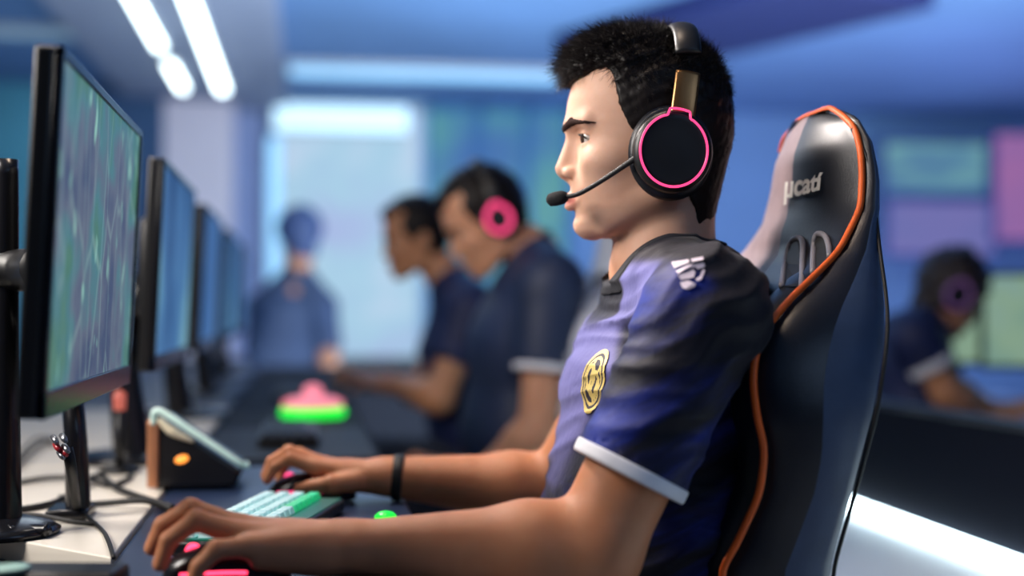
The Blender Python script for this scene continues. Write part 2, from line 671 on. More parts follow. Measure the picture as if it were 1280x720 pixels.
    ceil_tube((q0[0], q0[1], H - 0.04), (q1[0], q0[1], H - 0.04), 0.10, 'faint pale strip across the dark ceiling above the nearest monitor',
              mat('faint_strip', srgb(120, 150, 170), emis=srgb(120, 150, 170), es=0.5))
    # light box over the window and the slim one on its left jamb
    a, b = PY(342, 128, 9.8), PY(510, 165, 9.8)
    t_ = thing('light_box', 'bright pale light box along the top of the lit window', 'light', ((a[0] + b[0]) / 2, 9.85, b[2]))
    box('housing', ((a[0] + b[0]) / 2, 9.9, (a[2] + b[2]) / 2), (b[0] - a[0] + .02, 0.1, a[2] - b[2] + .02), m_body, t_, bev=0.01)
    box('diffuser', ((a[0] + b[0]) / 2, 9.84, (a[2] + b[2]) / 2), (b[0] - a[0], 0.03, a[2] - b[2]), mat('pale_lightbox', srgb(200, 225, 235), emis=srgb(190, 225, 240), es=1.15), t_, bev=0.01)
    a, b = PY(334, 170, 9.8), PY(350, 372, 9.8)
    t_ = thing('wall_light', 'slim vertical pale cyan light at the left jamb of the lit window', 'light', ((a[0] + b[0]) / 2, 9.88, b[2]))
    box('housing', ((a[0] + b[0]) / 2, 9.9, (a[2] + b[2]) / 2), (b[0] - a[0] + .02, 0.05, a[2] - b[2]), m_body, t_, bev=0.01)
    box('diffuser', ((a[0] + b[0]) / 2, 9.86, (a[2] + b[2]) / 2), (b[0] - a[0], 0.03, a[2] - b[2]), mat('cyan_lightbox', srgb(150, 200, 230), emis=srgb(150, 205, 235), es=0.9), t_, bev=0.01)

    # big displays hanging on the far wall at the right
    def display(px0, py0, px1, py1, Y, m, label):
        a, b = PY(px0, py0, Y), PY(px1, py1, Y)
        c = ((a[0] + b[0]) / 2, Y, (a[2] + b[2]) / 2)
        t_ = thing('wall_display', label, 'display', (c[0], Y, b[2]))
        box('frame', (c[0], Y + 0.04, c[2]), (b[0] - a[0] + 0.06, 0.06, a[2] - b[2] + 0.06), mat('blue_frame', srgb(50, 70, 130), rough=.5), t_, bev=0.01)
        box('screen', (c[0], Y + 0.005, c[2]), (b[0] - a[0], 0.02, a[2] - b[2]), m, t_)
    display(1108, 178, 1232, 242, 9.3, ramp_mat('teal_display', [(0.35, srgb(80, 130, 190)), (0.5, srgb(110, 170, 195)), (0.65, srgb(140, 205, 205))], vecscale=(1, 1, 4), nscale=1.6, emit=0.6), 'wide teal glowing display on the far wall, upper one at the right')
    display(1112, 252, 1242, 318, 9.3, ramp_mat('lilac_display', [(0.3, srgb(120, 130, 205)), (0.7, srgb(155, 140, 215))], nscale=1, emit=0.6), 'lilac glowing display on the far wall, directly below the teal one')
    display(1246, 168, 1310, 300, 9.2, ramp_mat('pink_display', [(0.3, srgb(150, 120, 200)), (0.7, srgb(215, 130, 190))], nscale=1, emit=0.6), 'pink glowing display cut by the right edge of the picture')


build_room()

# ------------------------------------------------------------------ desks
DZ = 0.742
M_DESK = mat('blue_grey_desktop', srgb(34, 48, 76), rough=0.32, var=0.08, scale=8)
M_DESKBLK = mat('black_desk_frame', srgb(14, 15, 20), rough=0.4, var=0.1)
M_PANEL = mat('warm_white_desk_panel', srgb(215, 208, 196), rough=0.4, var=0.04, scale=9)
XW = -0.196          # line between the white rear strip and the players' side
XE = 0.134           # players' edge of the desks


def desk(y0, y1, near_cut, label, white=M_PANEL, top=M_DESK):
    t = thing('gaming_desk', label, 'desk', (-0.3, (y0 + y1) / 2, 0), 'row of desks under the monitors')
    box('desktop', ((XW + XE) / 2 + 0.001, (y0 + y1) / 2, DZ - 0.0175), (XE - XW - 0.002, y1 - y0, 0.035), top, t, bev=0.006)
    # white rear strip, the near desk's has a slanting near end
    if near_cut:
        a = PZ(-60, 664, DZ)
        b = PZ(143, 700, DZ)
        poly = [(a[0] - 0.3, a[1] + 0.03), (a[0], a[1]), (XW, b[1]), (XW, y1), (a[0] - 0.3, y1)]
        poly_prism('rear_panel', poly, DZ - 0.022, DZ + 0.003, lambda u, v, s: (u, v, s), white, t, bev=0.002)
        box('desk_frame', (-0.5, (y0 + y1) / 2, DZ - 0.035), (0.6, y1 - y0, 0.024), M_DESKBLK, t, bev=0.003)
    else:
        box('rear_panel', ((-0.85 + XW) / 2, (y0 + y1) / 2, DZ - 0.01), (XW + 0.85, y1 - y0, 0.025), white, t, bev=0.002)
    for x in (-0.78, XE - 0.06):
        for y in (y0 + 0.06, y1 - 0.06):
            box('leg', (x, y, (DZ - 0.04) / 2), (0.05, 0.05, DZ - 0.04), M_DESKBLK, t, bev=0.004)
    box('modesty_panel', (-0.80, (y0 + y1) / 2, 0.45), (0.02, y1 - y0 - 0.16, 0.5), M_DESKBLK, t, bev=0.003)
    return t


desk(0.9, 2.14, True, 'nearest desk of the row, blue-grey top with a white rear panel under the cables')
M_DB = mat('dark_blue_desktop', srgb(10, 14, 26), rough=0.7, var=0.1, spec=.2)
M_PB = mat('shadow_blue_panel', srgb(40, 56, 84), rough=0.4, var=0.08)  # white rear strip farther down the row, its shade put into the colour
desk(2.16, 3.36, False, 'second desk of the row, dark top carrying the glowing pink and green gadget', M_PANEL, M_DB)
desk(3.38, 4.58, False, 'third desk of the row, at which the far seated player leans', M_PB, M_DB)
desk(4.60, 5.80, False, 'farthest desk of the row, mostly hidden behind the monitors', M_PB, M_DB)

t = thing('added_cabinet', 'low black cabinet added to darken the far end of the desk row', 'cabinet', (.4, 6.94, 0))
box('carcass', (.4, 6.95, .37), (3.0, .36, .72), M_DESKBLK, t, bev=.006)  # added to cover the bright floor and block its reflection
for k in range(5):
    dr = box('door', (-.8 + .6 * k, 6.762, .37), (.58, .018, .66), M_DB, t, bev=.004)
    box('handle', (-.8 + .6 * k + .24, 6.747, .5), (.012, .014, .14), M_STEEL, dr, bev=.003)
# ------------------------------------------------------------------ monitors
def screen_map():
    m, nt, b = new_mat('game_map_screen')
    N, L = nt.nodes, nt.links
    tc = N.new('ShaderNodeTexCoord')

    def noise(sc, vec, det=4, dist=0.0, mode='NOISE'):
        mp = N.new('ShaderNodeMapping')
        mp.inputs['Scale'].default_value = vec
        L.new(tc.outputs['Object'], mp.inputs['Vector'])
        n = N.new('ShaderNodeTexNoise' if mode == 'NOISE' else 'ShaderNodeTexVoronoi')
        if mode != 'NOISE':
            n.feature = 'DISTANCE_TO_EDGE'
        else:
            n.inputs['Detail'].default_value = det
            n.inputs['Distortion'].default_value = dist
        n.inputs['Scale'].default_value = sc
        L.new(mp.outputs['Vector'], n.inputs['Vector'])
        return n
    base = noise(7, (1, 1, 1), 3)
    r = N.new('ShaderNodeValToRGB')
    e = r.color_ramp.elements
    e[0].position, e[0].color = 0.34, srgb(70, 84, 116)
    e[1].position, e[1].color = 0.72, srgb(96, 146, 128)
    for p_, c_ in ((0.45, srgb(98, 108, 130)), (0.54, srgb(78, 128, 138)), (0.62, srgb(78, 126, 110))):
        k = e.new(p_)
        k.color = c_
    L.new(base.outputs['Fac'], r.inputs['Fac'])
    ln = noise(13, (1, 1.6, 0.45), mode='V')
    r2 = N.new('ShaderNodeValToRGB')
    r2.color_ramp.elements[0].position, r2.color_ramp.elements[0].color = 0.0, (0.9, 0.9, 0.9, 1)
    r2.color_ramp.elements[1].position, r2.color_ramp.elements[1].color = 0.05, (0, 0, 0, 1)
    L.new(ln.outputs['Distance'], r2.inputs['Fac'])
    sp = noise(26, (1, 1, 0.6), 2)
    r3 = N.new('ShaderNodeValToRGB')
    r3.color_ramp.elements[0].position, r3.color_ramp.elements[0].color = 0.62, (0, 0, 0, 1)
    r3.color_ramp.elements[1].position, r3.color_ramp.elements[1].color = 0.74, (1, 1, 1, 1)
    L.new(sp.outputs['Fac'], r3.inputs['Fac'])
    m1 = N.new('ShaderNodeMix')
    m1.data_type = 'RGBA'
    m1.inputs['B'].default_value = srgb(150, 178, 178)
    sc1 = N.new('ShaderNodeMath')
    sc1.operation = 'MULTIPLY'
    sc1.inputs[1].default_value = 0.45
    L.new(r2.outputs['Color'], sc1.inputs[0])
    L.new(sc1.outputs[0], m1.inputs['Factor'])
    L.new(r.outputs['Color'], m1.inputs['A'])
    m2 = N.new('ShaderNodeMix')
    m2.data_type = 'RGBA'
    m2.inputs['B'].default_value = srgb(150, 205, 190)
    L.new(r3.outputs['Color'], m2.inputs['Factor'])
    L.new(m1.outputs['Result'], m2.inputs['A'])
    b.inputs['Base Color'].default_value = (0.01, 0.01, 0.01, 1)
    b.inputs['Roughness'].default_value = 0.5
    b.inputs['Specular IOR Level'].default_value = 0.2
    L.new(m2.outputs['Result'], b.inputs['Emission Color'])
    b.inputs['Emission Strength'].default_value = 0.85
    return m


M_MAP = screen_map()
M_BLUESCR = ramp_mat('blue_game_screen', [(0.32, srgb(34, 76, 130)), (0.5, srgb(70, 120, 175)), (0.62, srgb(115, 175, 200)), (0.75, srgb(170, 215, 225))],
                     vecscale=(1, 1, 0.6), nscale=4.5, emit=0.75)
M_BLUESCR2 = ramp_mat('dim_blue_game_screen', [(0.32, srgb(40, 80, 140)), (0.55, srgb(70, 118, 180)), (0.72, srgb(120, 165, 215))],
                      vecscale=(1, 1, 0.5), nscale=4, emit=0.7)
M_BEZEL = mat('glossy_black_bezel', srgb(13, 14, 18), rough=0.22, var=0.05)
M_CHIN = mat('blue_black_bezel', srgb(30, 44, 74), rough=0.25, var=0.05)
M_BACK = mat('black_monitor_shell', srgb(16, 16, 18), rough=0.4, var=0.08)


def monitor(y0, y1, z0, z1, xb, tilt, scr, label, name='gaming_monitor', face=1, stand=True, grp='monitors in the row'):
    """screen towards +X when face = 1"""
    yc = (y0 + y1) / 2
    zc = (z0 + z1) / 2
    t = thing(name, label, 'monitor', (xb, yc, DZ), grp)
    ca, sa = math.cos(tilt), math.sin(tilt)
    R = np.array([[ca, 0, sa], [0, 1, 0], [-sa, 0, ca]])
    piv = np.array([xb, yc, z0])

    def W(x, y, z):
        return piv + R @ np.array([x * face, y, z])
    w, h = y1 - y0, z1 - z0

    def bx(nm, c, s, m, bev=0.0, par=t):
        v, f = box_vf((0, 0, 0), s)
        v = [W(c[0] + a[0] * 1, c[1] + a[1], c[2] + a[2]) for a in v]
        o = mesh_obj(nm, v, f, m, par, smooth=False)
        if bev:
            bevel(o, bev)
        return o
    bx('shell', (-0.012, 0, h / 2), (0.018, w, h), M_BACK, 0.004)
    fr = []
    b_ = 0.009
    for c, s in [((0.0, 0, h - b_ / 2), (0.008, w, b_)), ((0.0, 0, 0.012), (0.008, w, 0.024)),
                 ((0.0, -w / 2 + b_ / 2, h / 2), (0.008, b_, h)), ((0.0, w / 2 - b_ / 2, h / 2), (0.008, b_, h))]:
        v, f = box_vf((0, 0, 0), s)
        fr.append(([W(c[0] + a[0], c[1] + a[1], c[2] + a[2]) for a in v], f))
    v, f = merge(fr)
    o = mesh_obj('bezel', v, f, None, t, smooth=False, mats=[M_BEZEL, M_CHIN], fmat=[1] * 12 + [0] * 12)
    bevel(o, 0.0012, 2)
    bx('screen', (-0.001, 0, (h - b_ + 0.024) / 2), (0.004, w - 2 * b_, h - b_ - 0.024), scr)
    bx('rear_housing', (-0.034, 0, h * 0.5), (0.03, w * 0.45, h * 0.5), M_BACK, 0.01)
    if stand == 'slim':
        b0 = PZ(98, 650, DZ)
        w_ = W(-0.045, 0.04, h * 0.3)
        tube('stand_neck', [w_, (b0[0] - .012, b0[1], z0 + 0.02), (b0[0] - .004, b0[1], z0 - 0.06), (b0[0], b0[1], DZ + 0.006)], [0.012, 0.013, 0.0135, 0.015], M_SATIN, t, sides=14, flat=1.25)
        box('stand_base', (b0[0] - 0.01, b0[1] + .01, DZ + 0.010), (0.05, 0.07, 0.012), M_SATIN, t, bev=0.004)
    elif stand:
        pts = [W(-0.045, 0, h * 0.45), W(-0.075, 0, h * 0.2), (xb - 0.075 * face, yc, z0 - 0.02), (xb - 0.06 * face, yc, DZ + 0.01)]
        tube('stand_neck', pts, [0.022, 0.024, 0.026, 0.034], M_SATIN, t, sides=14)
        v, f = lathe_vf([(0.001, 0.0), (0.105, 0.0), (0.108, 0.004), (0.10, 0.011), (0.03, 0.018), (0.001, 0.018)], (xb - 0.06 * face, yc, DZ + 0.003), (0, 0, 1), 40)
        mesh_obj('stand_base', v, f, M_SATIN, t)
    return t


mon = monitor(1.135, 1.672, 0.905, 1.224, -0.222, math.radians(2.6), M_MAP, 'nearest monitor in the row, showing a green and grey game map', stand='slim')
labels = ['second monitor in the row, blue screen with a bright cyan patch', 'third monitor in the row, plain blue screen',
          'fourth monitor in the row, pale cyan screen', 'farthest monitor in the row, at the right end by the blue silhouette']
for k, (yy, lb) in enumerate(zip((1.96, 2.82, 3.68, 4.54), labels)):
    monitor(yy, yy + 0.54, 0.905, 1.224, -0.225 - 0.004 * k, math.radians(2.6), (M_BLUESCR, M_BLUESCR2)[k % 2], lb)

# connectors hanging at the near monitor's neck
t = thing('cable_connector', 'silver and red plugs clustered behind the neck of the nearest monitor', 'connector', PZ(75, 600, DZ))
for (px, py, m) in ((68, 549, M_STEEL), (79, 547, M_STEEL), (71, 558, mat('red_plug', srgb(150, 30, 40), rough=0.3)), (82, 560, M_STEEL), (76, 568, M_STEEL), (80, 564, MATS['red_plug'])):
    c = P(px, py, 1.36)
    v, f = lathe_vf([(0.001, -0.005), (0.003, -0.005), (0.0034, 0.003), (0.0022, 0.008), (0.001, 0.008)], c, (0.5, -0.7, -0.5), 14)
    mesh_obj('plug', v, f, m, t)
tube('lead', [P(84, 560, 1.372), P(90, 590, 1.385), PZ(96, 640, DZ + 0.006)], 0.006, M_RUBBER, t)

# monitor arm post behind the near monitor
c = PZ(4, 668, DZ + 0.003)
t = thing('monitor_arm', 'black post with a side arm behind the nearest monitor, at the left edge', 'monitor arm', (c[0], c[1], DZ))
tube('post', [(c[0], c[1], DZ + 0.004), (c[0], c[1], 0.95), (c[0], c[1], 1.168)], [0.021, 0.016, 0.014], M_SATIN, t, sides=18)
am = P(20, 337, 1.42)
bx0 = np.array([c[0], c[1], am[2]])
tube('arm', [bx0, bx0 + np.array([0.03, -0.02, 0]), np.array([-0.275, 1.42, am[2]])], 0.024, M_BLACK, t, sides=14)
v, f = lathe_vf([(0.001, 0), (0.06, 0), (0.062, 0.006), (0.052, 0.012), (0.024, 0.02), (0.001, 0.02)], (c[0], c[1], DZ + 0.003), (0, 0, 1), 36)
mesh_obj('base', v, f, M_SATIN, t)
tube('foot', [PZ(10, 667, DZ + 0.01), PZ(35, 664, DZ + 0.01), PZ(60, 663, DZ + 0.012)], [0.010, 0.008, 0.007], M_SATIN, t)
# orange-lit edge: desk lamp strip? (warm strip seen behind the near bezel)

# cables lying over the white panel
cab = [('thick black cable crossing the white panel towards the keyboard, nearest the hand', [(0, 640), (70, 628), (120, 600), (150, 614), (215, 634)], 0.0042),
       ('black cable looping up behind the monitor neck', [(8, 606), (60, 600), (105, 603), (140, 607), (165, 595)], 0.0038),
       ('black cable running left from the monitor neck to the arm base', [(10, 586), (40, 556), (58, 550), (68, 556)], 0.0032),
       ('thin black cable lying across the middle of the white panel', [(-10, 650), (40, 650), (85, 652), (120, 655)], 0.0028),
       ('black cable drooping to the near corner of the white panel', [(75, 620), (95, 640), (125, 660), (135, 680), (142, 697)], 0.0024),
       ('black cable leading straight right under the wedge-shaped console', [(70, 633), (130, 631), (180, 632), (214, 637)], 0.0040),
       ('black cable slanting up from the arm base to the near monitor', [(14, 592), (30, 575), (48, 560), (66, 548)], 0.0036)]
for lb, pts, r in cab:
    w = [PZ(x, y, DZ + 0.003 + r) for x, y in pts]
    for i in range(1, len(w) - 1):
        w[i][2] += 0.006 * math.sin(i * 2.1 + r * 900) ** 2
    o = tube('cable', w, r, M_RUBBER, None, sides=10)
    tag(o, lb, 'cable', 'black cables on the white panel')

# power strip along the bottom-left edge
a, b = PZ(-60, 716, DZ + 0.02), PZ(158, 716, DZ + 0.02)
c = (a + b) / 2
R0 = np.array([[rgt[0], -rgt[1], 0], [rgt[1], rgt[0], 0], [0, 0, 1]])
t = thing('power_strip', 'long black power strip at the bottom left corner with a pale socket', 'power strip', (c[0], c[1], DZ))
box('body', (c[0], c[1] - 0.02, DZ + 0.014), (b[0] - a[0], 0.055, 0.03), M_BLACK, t, bev=0.006, R=R0)
for px in (12,):
    s_ = PZ(px, 713, DZ + 0.0295)
    v, f = lathe_vf([(0.001, 0), (0.017, 0), (0.018, 0.003), (0.014, 0.004), (0.001, 0.002)], s_, (0, 0, 1), 28)
    mesh_obj('socket', v, f, mat('pale_green_plastic', srgb(150, 185, 175), rough=0.3), t)

# ------------------------------------------------------------------ wedge console with rim light
yw = 1.86
x0, x1 = PY(188, 560, yw)[0], PY(304, 560, yw)[0]
zt0, zt1 = PY(188, 512, yw)[2], PY(314, 578, yw)[2]
t = thing('desk_console', 'black wedge-shaped console with a pale teal rim and an orange light', 'speaker', ((x0 + x1) / 2, yw, DZ))
M_RIM = mat('pale_teal_rim', srgb(195, 215, 210), rough=0.3, emis=srgb(140, 205, 190), es=0.22)
prof = [(x0 + 0.004, DZ + 0.004), (x1 - 0.012, DZ + 0.004), (x1, zt1 - 0.012), (x0 + 0.02, zt0 - 0.014), (x0 + 0.002, zt0 - 0.008)]
poly_prism('body', prof, yw - 0.005, yw + 0.12, lambda u, v, s: (u, s, v), M_SATIN, t, bev=0.006)
tube('rim', [(x0 + 0.004, yw - 0.008, zt0 - 0.02), (x0 + 0.012, yw - 0.01, zt0 - 0.001), ((x0 + x1) / 2, yw - 0.012, (zt0 + zt1) / 2 + 0.004), (x1, yw - 0.008, zt1 - 0.002),
             (x1 + 0.004, yw + 0.02, zt1 - .002)], [.004, .005, .0048, .004, .002], M_RIM, t)
tube('inner_band', [(x0 + 0.012, yw - 0.008, zt0 - 0.012), (x0 + 0.03, yw - 0.009, zt0 - 0.03), (x0 + 0.06, yw - 0.008, zt0 - 0.045)], [0.004, 0.007, 0.002], mat('cream_plastic', srgb(205, 195, 170), rough=0.4), t)
box('copper_edge', (x0 + 0.004, yw - 0.004, (DZ + zt0) / 2 - 0.004), (0.016, 0.012, zt0 - DZ - 0.02), mat('copper_trim', srgb(190, 130, 95), rough=0.35, metal=0.5), t, bev=0.004)
ol = PY(227, 574, yw - 0.006)
v, f = lathe_vf([(0.001, 0.003), (0.006, 0.003), (0.0075, 0), (0.001, -0.002)], ol, (0, 1, 0), 20)
v = [np.array([a[0] + (a[2] - ol[2]) * 0.35 + (a[0] - ol[0]) * 0.2, a[1], ol[2] + (a[2] - ol[2]) * 0.8]) for a in v]
mesh_obj('indicator_light', v, f, M_ORLED, t)

t = thing('mouse_pad', 'black pad on the second desk under the unlit keyboard', 'mouse pad', (-.03, 2.48, DZ))
box('pad', (-.03, 2.48, DZ + .002), (.30, .56, .004), M_RUBBER, t, bev=.001)
# a slim dark speaker behind it under the second monitor
c = PZ(188, 595, DZ)
t = thing('desk_microphone', 'small black stand with a tiny red light beside the wedge-shaped console', 'microphone', (c[0], 2.05, DZ))
tube('pole', [(c[0] - 0.05, 2.06, DZ + 0.006), (c[0] - 0.05, 2.06, DZ + 0.10)], 0.007, M_BLACK, t, sm=2)
v, f = lathe_vf([(0.001, 0), (0.03, 0), (0.032, 0.005), (0.01, 0.01), (0.001, 0.01)], (c[0] - 0.05, 2.06, DZ + 0.003), (0, 0, 1), 28)
mesh_obj('base', v, f, M_BLACK, t)
v, f = lathe_vf([(0.001, 0.098), (0.009, 0.1), (0.010, 0.125), (0.001, 0.132)], (c[0] - 0.05, 2.06, DZ), (0, 0, 1), 20)
mesh_obj('capsule', v, f, mat('salmon_light', srgb(120, 60, 50), rough=.4, emis=srgb(220, 110, 95), es=0.6), t)

# ------------------------------------------------------------------ keyboard
def keyboard(cx, cy, ang, label, lit=True, zb=0.0, pitch=0.0195, rows=5, cols=15):
    e = thing('keyboard', label, 'keyboard', (cx, cy, DZ), 'keyboards on the desks')
    ca, sa = math.cos(ang), math.sin(ang)
    R = np.array([[ca, -sa, 0], [sa, ca, 0], [0, 0, 1]])
    o = np.array([cx, cy, DZ + zb])
    w, h = rows * pitch + 0.014, cols * pitch + 0.014
    box('case', o + np.array([0, 0, 0.009]), (w, h, 0.016), M_BLACK, e, bev=0.004, R=R)
    box('backlight_plate', o + np.array([0, 0, 0.0175]), (w - 0.008, h - 0.008, 0.002), M_TEALLED if lit else M_BLACK, e, R=R)
    kc = mat('pale_cyan_keycap', srgb(205, 232, 235), rough=0.35, emis=srgb(110, 215, 205), es=0.2) if lit else mat('dark_keycap', srgb(30, 34, 44), rough=0.4)
    kg = mat('green_lit_keycap', srgb(60, 190, 140), rough=0.35, emis=srgb(25, 215, 130), es=0.4) if lit else kc
    meshes = {}
    for r in range(rows):
        # columns of varied width, one wide space bar in the row nearest the player
        c = 0.0
        while c < cols - 0.01:
            wd = 1.0
            if r == rows - 1:
                wd = 6.0 if abs(c - 4.0) < 0.01 else 1.25 if c + 1.25 <= 4.0 or c >= 10 else 1.0
                if c < 4.0 and c + wd > 4.0:
                    wd = 4.0 - c
            elif c + 2.0 >= cols - 0.01 and c + 1.0 < cols:
                wd = cols - c
            wd = min(wd, cols - c)
            if wd < 0.3:
                break
            lx = (r + 0.5) * pitch - rows * pitch / 2
            ly = (c + wd / 2) * pitch - cols * pitch / 2
            green = (r >= rows - 1) or (r == rows - 2 and c > cols * 0.55)
            key = (round(wd, 2), green)
            if key not in meshes:
                b0, b1 = 0.0082, 0.0060
                hy0, hy1 = wd * pitch / 2 - 0.0011, wd * pitch / 2 - 0.0036
                vv = [R @ np.array(q) for q in [(-b0, -hy0, 0), (b0, -hy0, 0), (b0, hy0, 0), (-b0, hy0, 0),
                                                 (-b1, -hy1, 0.0085), (b1, -hy1, 0.0085), (b1, hy1, 0.0085), (-b1, hy1, 0.0085)]]
                ff = [(3, 2, 1, 0), (4, 5, 6, 7), (0, 1, 5, 4), (1, 2, 6, 5), (2, 3, 7, 6), (3, 0, 4, 7)]
                k_ = mesh_obj('key', vv, ff, kg if green else kc, None, smooth=False)
                bevel(k_, 0.0012, 2)
                meshes[key] = k_
                kk = k_
            else:
                kk = meshes[key].copy()
                COL.objects.link(kk)
            kk.parent = e
            kk.location = V3(R @ np.array([lx, ly, 0.0185 + zb]))
            c += wd
    return e


keyboard(-0.045, 1.500, -0.27, 'teal and green backlit keyboard between the hands of the man in the chair', cols=15)
keyboard(-0.03, 2.52, 0.0, 'unlit black keyboard on the second desk, behind the far hand', lit=False, zb=.0045)
keyboard(-0.03, 3.72, 0.0, 'unlit black keyboard on the third desk, in front of the leaning players', lit=False)

# green light on the desk edge
c = PZ(482, 652, DZ)
t = thing('green_indicator', 'small green glowing button on the desk between the two forearms', 'light', (c[0], c[1], DZ))
v, f = lathe_vf([(0.001, 0), (0.016, 0), (0.016, 0.003), (0.001, 0.003)], c, (0, 0, 1), 28)
mesh_obj('base', v, f, M_BLACK, t)
v, f = lathe_vf([(0.0135, 0.003), (0.013, 0.007), (0.009, 0.011), (0.001, 0.013)], c, (0, 0, 1), 28)
mesh_obj('glowing_dome', v, f, M_GREENLED, t)

# pink and green glowing gadget on the second desk
c = PZ(391, 521, DZ)
t = thing('glowing_mouse', 'blurred gadget on the second desk, glowing green below and pink above', 'gadget', (c[0], c[1], DZ))
v, f = lathe_vf([(0.001, 0), (0.072, 0), (0.078, 0.008), (0.074, 0.022), (0.001, 0.022)], (0, 0, 0), (0, 0, 1), 36)
mesh_obj('green_base', [c + np.array([a[0], a[1] * .75, a[2]]) for a in v], f, M_GREENLED, t)
v, f = lathe_vf([(0.070, 0.0225), (0.072, 0.036), (0.05, 0.046), (0.001, 0.05)], (0, 0, 0), (0, 0, 1), 36)
M_PALEPINK = mat('pale_pink_led', srgb(120, 60, 70), rough=.4, emis=srgb(250, 140, 160), es=1.1)
mesh_obj('pink_shell', [c + np.array([a[0], a[1] * .75, a[2]]) for a in v], f, M_PALEPINK, t)
v, f = lathe_vf([(0.020, 0.046), (0.024, 0.060), (0.018, 0.073), (0.001, 0.078)], c, (0, 0, 1), 28)
mesh_obj('pink_dome', v, f, M_PALEPINK, t)


# ------------------------------------------------------------------ mouse
def mouse(c, ang, label, zoff=0.0, led=M_REDLED, s=1.0, mesh_res=0.0015):
    e = thing('gaming_mouse', label, 'mouse', (c[0], c[1], DZ), 'mice in the hands of the man in the chair')
    ca, sa = math.cos(ang), math.sin(ang)
    R = np.array([[ca, -sa, 0], [sa, ca, 0], [0, 0, 1]])
    o = np.array([c[0], c[1], DZ + zoff])

    def f(p):
        q = (p - o) @ R
        d = ell(q, (0, 0, 0.008), (0.060, 0.031, 0.030))
        d = smax(d, -(q[:, 2] - 0.0015), 0.003)
        d = smax(d, np.abs(q[:, 1]) - 0.029 + 0.004 * np.cos(q[:, 0] * 60), 0.006)
        # split between the two buttons and the wheel slot
        g = np.maximum(np.abs(q[:, 1]) - 0.0008, -(q[:, 0] - 0.012))
        d = smax(d, -np.maximum(g, -(q[:, 2] - 0.015)), 0.001)
        return d
    V, Fq = net(f, o - 0.075, o + np.array([0.075, 0.075, 0.05]), mesh_res)
    mesh_obj('shell', V, Fq, M_SATIN, e)
    v, fa = lathe_vf([(0.001, -0.003), (0.0065, -0.003), (0.0072, -0.0015), (0.0072, 0.0015), (0.0065, 0.003), (0.001, 0.003)], (0, 0, 0), (0, 1, 0), 24)
    mesh_obj('scroll_wheel', [o + R @ (a + np.array([0.032, 0, 0.030])) for a in v], fa, led, e)
    for sy in (-1, 1):
        pts = [o + R @ np.array([x, sy * (0.0285 - 0.0035 * math.cos(x * 60)), 0.014]) for x in np.linspace(0.040, -0.02, 7)]
        tube('side_light', pts, 0.0016, led, e, sm=3)
    return e


HN = dict(o=np.array([0.028, 1.228, DZ + 0.001]), ang=PI - 0.04, mirror=False, s=1.02)
HF = dict(o=np.array([0.098, 1.725, DZ + 0.004]), ang=PI - 0.26, mirror=True, s=0.92)


def hframe(H):
    x = np.array([math.cos(H['ang']), math.sin(H['ang']), 0])
    z = np.array([0, 0, 1.0])
    y = np.cross(z, x)                 # to the hand's left
    if not H['mirror']:
        y = -y                         # left hand: thumb to the right of the pointing direction
    return x, y, z


for H, lb in ((HN, 'black mouse with red lights under the near hand, bottom left'), (HF, 'black mouse with a pink lit wheel under the far hand')):
    x, y, z = hframe(H)
    mouse(H['o'] + x * 0.098 * H['s'] + y * 0.004, H['ang'], lb, led=M_REDLED if H is HN else M_PINKLED)


